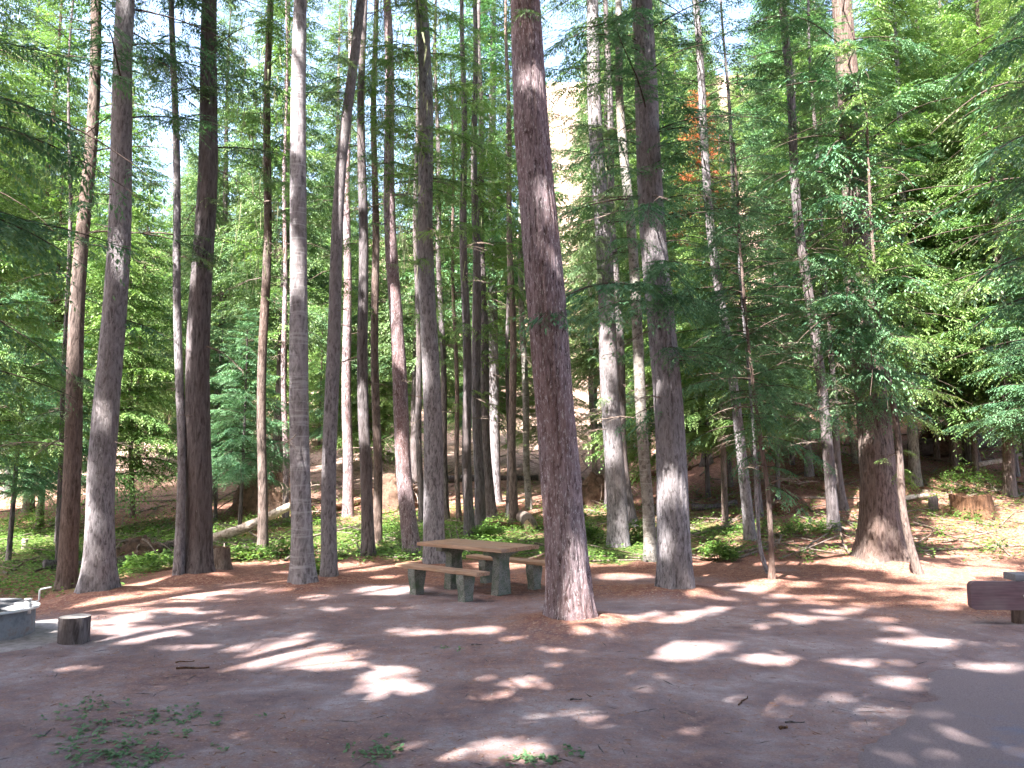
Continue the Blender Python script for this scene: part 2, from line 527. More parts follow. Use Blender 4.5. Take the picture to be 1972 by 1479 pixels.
def ground_material():
    m = NT('forest floor')
    fine = m.noise(m.coord((60, 60, 60)), 1, 6, 0.75)
    mid = m.noise(m.coord((7, 7, 7)), 1, 6, 0.7)
    big = m.noise(m.coord((1.1, 1.1, 1.1)), 1, 5, 0.62, 0.4)
    speck = m.noise(m.coord((26, 30, 26)), 1, 3, 0.6)
    dirt = m.ramp(big, [(0.30, (0.125, 0.085, 0.087)), (0.47, (0.198, 0.150, 0.156)), (0.62, (0.315, 0.265, 0.270))])
    dirt = m.mix(m.ramp(mid, [(0.42, (0, 0, 0)), (0.7, (1, 1, 1))]), dirt, (0.235, 0.165, 0.16))
    duff = m.ramp(mid, [(0.30, (0.095, 0.038, 0.028)), (0.5, (0.200, 0.088, 0.064)), (0.68, (0.31, 0.170, 0.122))])
    duff = m.mix(m.ramp(speck, [(0.55, (0, 0, 0)), (0.66, (1, 1, 1))]), duff, (0.40, 0.27, 0.20))
    moss = m.ramp(mid, [(0.32, (0.045, 0.065, 0.022)), (0.55, (0.085, 0.120, 0.032)), (0.72, (0.16, 0.17, 0.06))])
    wd = m.math('ADD', m.attr('duff'), m.math('MULTIPLY', m.math('SUBTRACT', mid, 0.5), 1.3), True)
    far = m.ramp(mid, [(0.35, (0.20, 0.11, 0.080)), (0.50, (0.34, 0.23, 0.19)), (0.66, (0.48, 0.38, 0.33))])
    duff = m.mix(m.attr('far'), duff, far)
    wm = m.math('ADD', m.attr('moss'), m.math('MULTIPLY', m.math('SUBTRACT', mid, 0.5), 1.6), True)
    col = m.mix(wd, dirt, duff)
    col = m.mix(m.ramp(wm, [(0.4, (0, 0, 0)), (0.65, (1, 1, 1))]), col, moss)
    col = m.mix(m.ramp(fine, [(0.35, (1, 1, 1)), (0.48, (0, 0, 0))]), col, m.mix(0.5, col, (0.06, 0.04, 0.036)))
    col = m.mix(m.ramp(fine, [(0.60, (0, 0, 0)), (0.70, (1, 1, 1))]), col, m.mix(0.45, col, (0.50, 0.43, 0.40)))
    h = m.math('ADD', m.math('MULTIPLY', fine, 0.35), mid)
    m.bsdf(col, 0.95, m.bump(h, 0.55, 0.03), 0.1)
    return m.m


M['ground'] = ground_material()


def asphalt_material():
    m = NT('worn asphalt')
    fine = m.noise(m.coord((90, 90, 90)), 1, 4, 0.8)
    big = m.noise(m.coord((2.2, 2.2, 2.2)), 1, 6, 0.66, 0.3)
    col = m.ramp(fine, [(0.35, (0.055, 0.085, 0.160)), (0.55, (0.105, 0.148, 0.250)), (0.7, (0.20, 0.24, 0.34))])
    dust = m.ramp(m.math('ADD', big, m.math('MULTIPLY', m.attr('edge'), 0.62)), [(0.64, (0, 0, 0)), (0.95, (1, 1, 1))])
    col = m.mix(dust, col, m.ramp(fine, [(0.35, (0.12, 0.085, 0.088)), (0.65, (0.24, 0.19, 0.193))]))
    m.bsdf(col, 0.9, m.bump(fine, 0.4, 0.008), 0.25)
    return m.m


M['asphalt'] = asphalt_material()


def concrete_material():
    m = NT('mossy aggregate concrete')
    v = m.n('ShaderNodeTexVoronoi')
    v.inputs['Scale'].default_value = 55
    m.l(m.coord(), v.inputs['Vector'])
    n = m.noise(m.coord((5, 5, 5)), 1, 5, 0.65)
    col = m.ramp(v.outputs['Distance'], [(0.0, (0.27, 0.265, 0.25)), (0.5, (0.18, 0.18, 0.165)), (0.9, (0.09, 0.092, 0.084))])
    col = m.mix(m.ramp(n, [(0.42, (0, 0, 0)), (0.66, (1, 1, 1))]), col, (0.075, 0.105, 0.07))
    m.bsdf(col, 0.9, m.bump(v.outputs['Distance'], 0.5, 0.006), 0.2)
    return m.m


M['concrete'] = concrete_material()


def plank_material(name, a, b, c, axis=(2, 40, 40), rough=0.6):
    m = NT(name)
    g = m.noise(m.coord(axis), 1, 6, 0.6, 0.3)
    w = m.noise(m.coord((2.5, 4, 4)), 1, 3, 0.5)
    col = m.ramp(g, [(0.30, a), (0.52, b), (0.72, c)])
    col = m.mix(m.ramp(w, [(0.40, (0, 0, 0)), (0.70, (0.55, 0.55, 0.55))]), col, tuple(x * 0.6 + 0.12 for x in b))
    m.bsdf(col, rough, m.bump(g, 0.3, 0.004), 0.35)
    return m.m


M['plank'] = plank_material('stained table plank', (0.17, 0.092, 0.055), (0.30, 0.175, 0.108), (0.42, 0.275, 0.185))
M['plank_purple'] = plank_material('dark stained board', (0.085, 0.048, 0.060), (0.125, 0.072, 0.088), (0.17, 0.105, 0.118), rough=0.75)
M['plank_grey'] = plank_material('grey weathered board', (0.10, 0.098, 0.115), (0.155, 0.155, 0.18), (0.21, 0.21, 0.235), rough=0.8)


def metal_material(name, a, b, rust, rough=0.55, metal=0.6):
    m = NT(name)
    n = m.noise(m.coord((6, 6, 6)), 1, 6, 0.7)
    col = m.ramp(n, [(0.35, a), (0.55, b), (0.72, rust)])
    m.bsdf(col, rough, m.bump(n, 0.15, 0.004), 0.5, metal)
    return m.m


M['steel'] = metal_material('sooty galvanised steel', (0.12, 0.125, 0.14), (0.21, 0.215, 0.235), (0.17, 0.11, 0.09), metal=0.2, rough=0.7)
M['steel_bright'] = metal_material('bright steel', (0.42, 0.42, 0.43), (0.55, 0.55, 0.56), (0.4, 0.32, 0.28), metal=0.5)


def simple(name, a, b, scale=12, rough=0.9, bump=0.3):
    m = NT(name)
    n = m.noise(m.coord((scale,) * 3), 1, 5, 0.7)
    m.bsdf(m.ramp(n, [(0.35, a), (0.65, b)]), rough, m.bump(n, bump, 0.01), 0.15)
    return m.m


M['twig'] = simple('bough wood', (0.035, 0.024, 0.020), (0.085, 0.062, 0.052), 14)
M['cut_end'] = simple('cut wood', (0.34, 0.22, 0.15), (0.52, 0.38, 0.28), 20)
M['cut_pale'] = simple('weathered cut wood', (0.36, 0.30, 0.27), (0.52, 0.46, 0.42), 20)
M['litter'] = simple('needle litter', (0.12, 0.055, 0.036), (0.34, 0.19, 0.125), 9)
M['pebble'] = simple('pebbles', (0.13, 0.10, 0.10), (0.36, 0.31, 0.30), 9)
M['ash'] = simple('ash and grey sand', (0.22, 0.19, 0.19), (0.38, 0.34, 0.335), 9)
M['mound'] = simple('root soil', (0.055, 0.036, 0.028), (0.15, 0.095, 0.07), 7, bump=0.8)

# ------------------------------------------------------------------ ground
def axis(lo, hi, c, n, k):
    u = np.linspace(-1, 1, n)
    s = np.sinh(k * u) / math.sinh(k)
    return np.where(s < 0, c + s * (c - lo), c + s * (hi - c))


gx = axis(-130, 130, 0, 420, 3.6)
gy = axis(-45, 230, 10, 460, 3.6)
GX, GY = np.meshgrid(gx, gy)
GZ = ground_h(GX, GY)
nx_, ny_ = len(gx), len(gy)
idx = np.arange(nx_ * ny_).reshape(ny_, nx_)
Qg = np.stack([idx[:-1, :-1], idx[:-1, 1:], idx[1:, 1:], idx[1:, :-1]], -1).reshape(-1, 4)
X_, Y_ = GX.ravel(), GY.ravel()
nzz = fbm(X_ * 0.5, Y_ * 0.5, seed=40)
nz2 = fbm(X_ * 0.22, Y_ * 0.30, seed=44)


def duff_w(x, y):
    n = fbm(np.asarray(x) * 0.55, np.asarray(y) * 0.9, seed=40)
    yl = 14.0 + 0.9 * np.cos(np.asarray(x) * 0.22)
    a = sstep(-2.4, 2.6, np.asarray(y) - yl + n * 2.2)
    b = sstep(2.2, 6.5, np.asarray(x) + n * 2.0) * sstep(10.2, 12.6, np.asarray(y) + n)
    c = sstep(-3.5, -7.5, np.asarray(x) + n * 1.5) * sstep(10.5, 13, np.asarray(y))
    return np.clip(np.maximum(np.maximum(a, b), c) + 0.19 + 0.42 * n, 0, 1)


def moss_w(x, y):
    x, y = np.asarray(x), np.asarray(y)
    n = fbm(x * 0.4, y * 0.5, seed=47)
    band = sstep(17.0, 19.0, y + n) * (1 - sstep(24, 30, y + 2 * n))
    lft = sstep(-6.5, -8.5, x + n) * sstep(13.2, 15, y) * (1 - sstep(24, 30, y))
    band = band * (1 - 0.55 * sstep(4, 8, x))
    return np.clip(np.maximum(band * (0.66 + 0.65 * n), lft * (0.6 + 0.5 * n)), 0, 1)


# asphalt parking pad in the lower right corner
pa = [ground_at(1660, 1500), ground_at(1715, 1400), ground_at(1775, 1312), ground_at(1990, 1264)]
pts = []
edge = np.array([(p[0], p[1]) for p in pa])
edge = np.concatenate([[edge[0] + (edge[0] - edge[1]) * 2.4], edge, [edge[-1] + (edge[-1] - edge[-2]) * 3.0]])
seglen = np.r_[0, np.cumsum(np.linalg.norm(np.diff(edge, axis=0), axis=1))]
ss = np.linspace(0, seglen[-1], 220)
ex, ey = np.interp(ss, seglen, edge[:, 0]), np.interp(ss, seglen, edge[:, 1])
wob = 0.30 * fbm(ss * 1.6, ss * 0, seed=3, octs=5)
tx, ty = np.gradient(ex), np.gradient(ey)
ln = np.hypot(tx, ty)
ex, ey = ex - ty / ln * wob, ey + tx / ln * wob
cxp, cyp = edge[-1][0] + 1.0, edge[0][1] - 1.0
K = 60
kk = np.linspace(0, 1, K)[:, None] ** 1.4
PX = ex[None] * (1 - kk) + cxp * kk
PY = ey[None] * (1 - kk) + cyp * kk
pid = np.arange(K * 220).reshape(K, 220)
Qp = np.stack([pid[:-1, :-1], pid[:-1, 1:], pid[1:, 1:], pid[1:, :-1]], -1).reshape(-1, 4)
zz = ground_h(PX, PY) + 0.012
zz[0] -= 0.03
ed = np.clip(1 - kk * 3.2, 0, 1) * np.ones((1, 220))
pad = mesh_from('parking_pad', np.c_[PX.ravel(), PY.ravel(), zz.ravel()], [Qp[:, ::-1]], M['asphalt'], attrs={'edge': ed.ravel()}, kind='structure')

# ------------------------------------------------------------------ foliage templates
def branch_template(L, lod, r, droop=0.34, flat=1.0):
    """One conifer bough along +x: wood axis and flat feathery sprays. Returns V, Q(foliage), Qw(wood), var"""
    sp, bs, bl, bw = [(0.072, 0.040, 0.088, 0.021), (0.105, 0.062, 0.125, 0.036), (0.30, 0.22, 0.38, 0.18)][lod]
    def ax(s):
        return np.array([L * s * (1 - 0.06 * s), 0.05 * L * math.sin(s * 3.0 + ph) * s, L * (0.10 * s - droop * s * s)])
    ph = r.uniform(0, 6)
    V, var = [], []
    n = int(L / sp)
    for i in range(n):
        s = 0.12 + 0.88 * (i + r.uniform(-.3, .3)) / n
        s = min(max(s, 0.05), 1.0)
        p0 = ax(s)
        d0 = ax(min(s + 0.02, 1.02)) - ax(s - 0.02)
        d0 /= np.linalg.norm(d0)
        for side in (-1, 1):
            tl = L * 0.46 * (1 - s) ** 0.75 * min(1.0, 0.35 + 2.2 * s) * r.uniform(0.6, 1.15) + 0.06
            if r.random() < 0.10:
                continue
            ang = R(r.uniform(34, 68)) * side
            lat = np.array([0, 1.0, 0])
            td = d0 * math.cos(ang) + lat * math.sin(ang) + np.array([0, 0, r.uniform(-.50, .12)])
            td /= np.linalg.norm(td)
            tdroop = r.uniform(0.15, 0.75)
            m = max(2, int(tl / bs))
            shade = r.uniform(0, 0.35)
            for j in range(m):
                u = (j + r.uniform(0.2, 0.8)) / m
                b = p0 + td * tl * u + np.array([0, 0, -tdroop * tl * u * u])
                dd = td + np.array([0, 0, -2 * tdroop * u])
                dd /= np.linalg.norm(dd)
                sd = np.cross(np.array([0, 0, 1.0]), dd)
                sd /= np.linalg.norm(sd) + 1e-9
                for s2 in ((-1, 1) if j < m - 1 else (0,)):
                    l = bl * (1.15 - 0.5 * u) * r.uniform(0.75, 1.25)
                    a2 = R(r.uniform(32, 58)) * s2
                    bd = dd * math.cos(a2) + sd * math.sin(a2) + np.array([0, 0, r.uniform(-.6, .15)])
                    bd /= np.linalg.norm(bd)
                    up = np.array([r.uniform(-.5, .5), r.uniform(-.5, .5), 1.0])
                    wv = np.cross(bd, up)
                    wv *= bw * 0.5 * r.uniform(0.8, 1.2) / (np.linalg.norm(wv) + 1e-9)
                    mid = b + bd * l * 0.42
                    V += [b, mid + wv, b + bd * l, mid - wv]
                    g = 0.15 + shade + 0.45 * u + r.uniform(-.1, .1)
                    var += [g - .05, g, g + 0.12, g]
    V = np.array(V)
    nf = len(V) // 4
    Qf = np.arange(nf * 4).reshape(-1, 4)
    # wood
    W, Qw = [], []
    if lod < 2:
        k, sg = (9, 4) if lod == 0 else (5, 3)
        rad0 = 0.004 + 0.0052 * L
        for i in range(k):
            s = i / (k - 1)
            p = ax(s)
            rr = rad0 * (1 - 0.85 * s)
            for j in range(sg):
                th = 2 * math.pi * j / sg
                W.append(p + np.array([0, rr * math.cos(th), rr * math.sin(th)]))
        for i in range(k - 1):
            for j in range(sg):
                a, b = i * sg + j, i * sg + (j + 1) % sg
                Qw.append((a, b, b + sg, a + sg))
        W = np.array(W)
        Qw = np.array(Qw) + len(V)
        V = np.concatenate([V, W])
        var += [0.0] * len(W)
    return V.astype(np.float32), Qf, np.array(Qw, int).reshape(-1, 4), np.array(var, np.float32)


TPL = {}
for lod in (0, 1, 2):
    for L in (0.9, 1.7, 2.7):
        TPL[(lod, L)] = [branch_template(L, lod, random.Random(int(100 * L) + lod * 10 + k), droop=(0.26, 0.36, 0.46)[k]) for k in range(3)]
LENS = np.array([0.9, 1.7, 2.7])


def stamp(branches, base, gap=True, clip=None, lod_fixed=None, rnd=None):
    """branches: rows (ox, oy, oz, azimuth, elevation, length) in the tree's own space; base: world position of the tree"""
    rnd = rnd or random
    acc = {'V': [], 'Q': [], 'W': [], 'var': []}
    n = 0
    buckets = {}
    for b in branches:
        wx = base + np.array([b[0] + math.cos(b[3]) * b[5] * .6, b[1] + math.sin(b[3]) * b[5] * .6, b[2]])
        if lod_fixed is None:
            px, py, zc = project(wx)
            m = 1.2 * b[5] * F / max(zc, 1.0)
            seen = zc > 0.5 and -m < px < IW + m and -m < py < IH + m
            lod = 2 if not seen else (0 if zc < 25 else 1)
        else:
            lod = lod_fixed
        L = float(LENS[np.argmin(np.abs(LENS - b[5]))])
        k = rnd.randrange(3)
        buckets.setdefault((lod, L, k), []).append(b)
    for (lod, L, k), bs in sorted(buckets.items()):
        V, Qf, Qw, var = TPL[(lod, L)][k]
        B = np.array(bs)
        sc = B[:, 5] / L
        ca, sa, ce, se = np.cos(B[:, 3]), np.sin(B[:, 3]), np.cos(B[:, 4]), np.sin(B[:, 4])
        z0 = np.zeros_like(ca)
        Rm = np.stack([np.stack([ca * ce, -sa, -ca * se], -1), np.stack([sa * ce, ca, -sa * se], -1), np.stack([se, z0, ce], -1)], 1)
        P = np.einsum('bij,vj->bvi', Rm, V) * sc[:, None, None] + B[:, None, :3]
        nb, nv = len(B), len(V)
        nf = len(Qf)
        C = P[:, :nf * 4].reshape(nb, nf, 4, 3).mean(2).reshape(-1, 3) + base
        keep = np.ones(len(C), bool)
        if gap:
            keep &= ~sun_gap(C)
        if clip is not None:
            keep &= ~clip(C)
        off = (np.arange(nb) * nv)[:, None, None]
        q = (Qf[None] + off).reshape(-1, 4)[keep]
        acc['V'].append(P.reshape(-1, 3))
        acc['Q'].append(q + n)
        if len(Qw):
            w = (Qw[None] + off)
            if clip is not None or gap:
                mid = P[:, nf * 4:].mean(1) + base
                kb = np.ones(nb, bool)
                if clip is not None:
                    kb &= ~clip(mid)
                w = w[kb]
            acc['W'].append(w.reshape(-1, 4) + n)
        bv = np.array([rnd.uniform(-.14, .22) for _ in range(nb)])
        acc['var'].append((var[None] + bv[:, None]).ravel())
        n += nb * nv
    V = np.concatenate(acc['V'])
    Q = np.concatenate(acc['Q'])
    W = np.concatenate(acc['W']) if acc['W'] else np.zeros((0, 4), int)
    var = np.concatenate(acc['var'])
    allf = np.concatenate([Q, W])
    used = np.zeros(len(V), bool)
    used[allf.ravel()] = True
    remap = np.cumsum(used) - 1
    return V[used], remap[Q], remap[W], var[used]


def crown_mesh(name, branches, base, needle, wood, parent, **kw):
    V, Q, W, var = stamp(branches, np.asarray(base, float), **kw)
    mi = np.r_[np.zeros(len(Q), int), np.ones(len(W), int)]
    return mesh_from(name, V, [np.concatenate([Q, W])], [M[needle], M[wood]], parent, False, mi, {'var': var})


def whorl(H, z0, rmax, n, axis_fn, rnd, shape=0.8, el=(-.05, .35), low=0.55):
    """branches of one crown: longest low down, shorter to the tip"""
    out = []
    for i in range(n):
        t = (i + rnd.random()) / n
        z = z0 + (H - z0) * t ** 0.9
        ln = rmax * ((1 - t) ** shape) * rnd.uniform(low, 1.05) + 0.35
        a = i * 2.39996 + rnd.uniform(-.5, .5)
        ox, oy = axis_fn(z)
        out.append((ox, oy, z, a, rnd.uniform(*el) + 0.35 * t, ln))
    return out


# ------------------------------------------------------------------ trunks
def trunk_mesh(name, ctr, rad, mat, parent, seg=20, ridge=0.03, flare=0.35, seed=0, dz=0.22, lobes=5, zfloor=-0.35):
    """ctr(z)->(x,y), rad(z)->r in local space, from zfloor up to H"""
    H = rad.H
    zs = np.concatenate([np.linspace(zfloor, 1.6, 22), np.arange(1.6 + dz, H, dz)])
    th = np.linspace(0, 2 * math.pi, seg, endpoint=False)
    Z, TH = np.meshgrid(zs, th, indexing='ij')
    r = np.array([rad(max(z, 0)) for z in zs])[:, None]
    fl = flare * np.exp(-np.maximum(Z, -0.2) / (0.28 if flare < 0.5 else 0.42))
    lob = 0.55 + 0.45 * np.cos(lobes * TH + seed + 0.6 * np.sin(2 * TH + seed))
    rr = r * (1 + fl * (0.45 + lob * 0.9))
    rr = rr * (1 + 0.07 * fbm(np.cos(TH) * 0.9 + seed, np.sin(TH) * 0.9, Z * 0.5, seed=seed))
    if ridge:
        q = fbm(np.cos(TH) * 5.2 + seed, np.sin(TH) * 5.2, Z * 0.75, seed=seed + 5, octs=3)
        rr = rr * (1 + ridge * (1 - 2.4 * np.abs(q)))
    cx = np.array([ctr(z)[0] for z in zs])[:, None]
    cy = np.array([ctr(z)[1] for z in zs])[:, None]
    V = np.stack([cx + rr * np.cos(TH), cy + rr * np.sin(TH), Z], -1).reshape(-1, 3)
    n = len(zs)
    I = np.arange(n * seg).reshape(n, seg)
    J = np.roll(I, -1, axis=1)
    Q = np.stack([I[:-1], J[:-1], J[1:], I[1:]], -1).reshape(-1, 4)
    return mesh_from(name, V, [Q], mat, parent, True)


class Rad:
    def __init__(self, zs, rs, H):
        self.H = H
        self.zs = list(zs) + [H]
        self.rs = list(rs) + [0.02]

    def __call__(self, z):
        return float(np.interp(z, self.zs, self.rs))


DEAD = []
for k in range(5):
    rr = random.Random(50 + k)
    b = MB()
    L = 1.0
    pts = [(0, 0, 0)]
    dz = rr.uniform(-.05, .08)
    for i in range(1, 7):
        s = i / 6
        pts.append((L * s, 0.05 * rr.uniform(-1, 1), dz * s - 0.26 * s * s + 0.02 * rr.uniform(-1, 1)))
    b.tube(pts, np.linspace(0.013, 0.003, 7), 4, False)
    for i in range(9):
        s = rr.uniform(0.2, 0.95)
        p = np.array([L * s, 0, dz * s - 0.26 * s * s])
        a = rr.choice((-1, 1)) * rr.uniform(.4, 1.2)
        l = rr.uniform(.15, .45)
        q = p + l * np.array([math.cos(a), math.sin(a), rr.uniform(-.6, .15)])
        b.tube([p, (p + q) / 2 + np.array([0, 0, .02]), q], [0.006, 0.004, 0.002], 3, False)
    DEAD.append(b)
DEAD_ME = []


def dead_branch(parent, loc, az, el, length, k):
    if k >= len(DEAD_ME):
        for b in DEAD:
            o = b.build('dead_branch', M['dead_wood'])
            DEAD_ME.append(o.data)
            bpy.data.objects.remove(o)
    o = bpy.data.objects.new('dead_branch', DEAD_ME[k])
    COL.objects.link(o)
    o.parent = parent
    o.location = loc
    o.rotation_euler = (0, -el, az)
    o.scale = (length,) * 3
    return o


def in_frame(C, pad=60):
    px, py, zc = project(C)
    return (zc > 0.1) & (px > -pad) & (px < IW + pad) & (py > -pad) & (py < IH + pad)


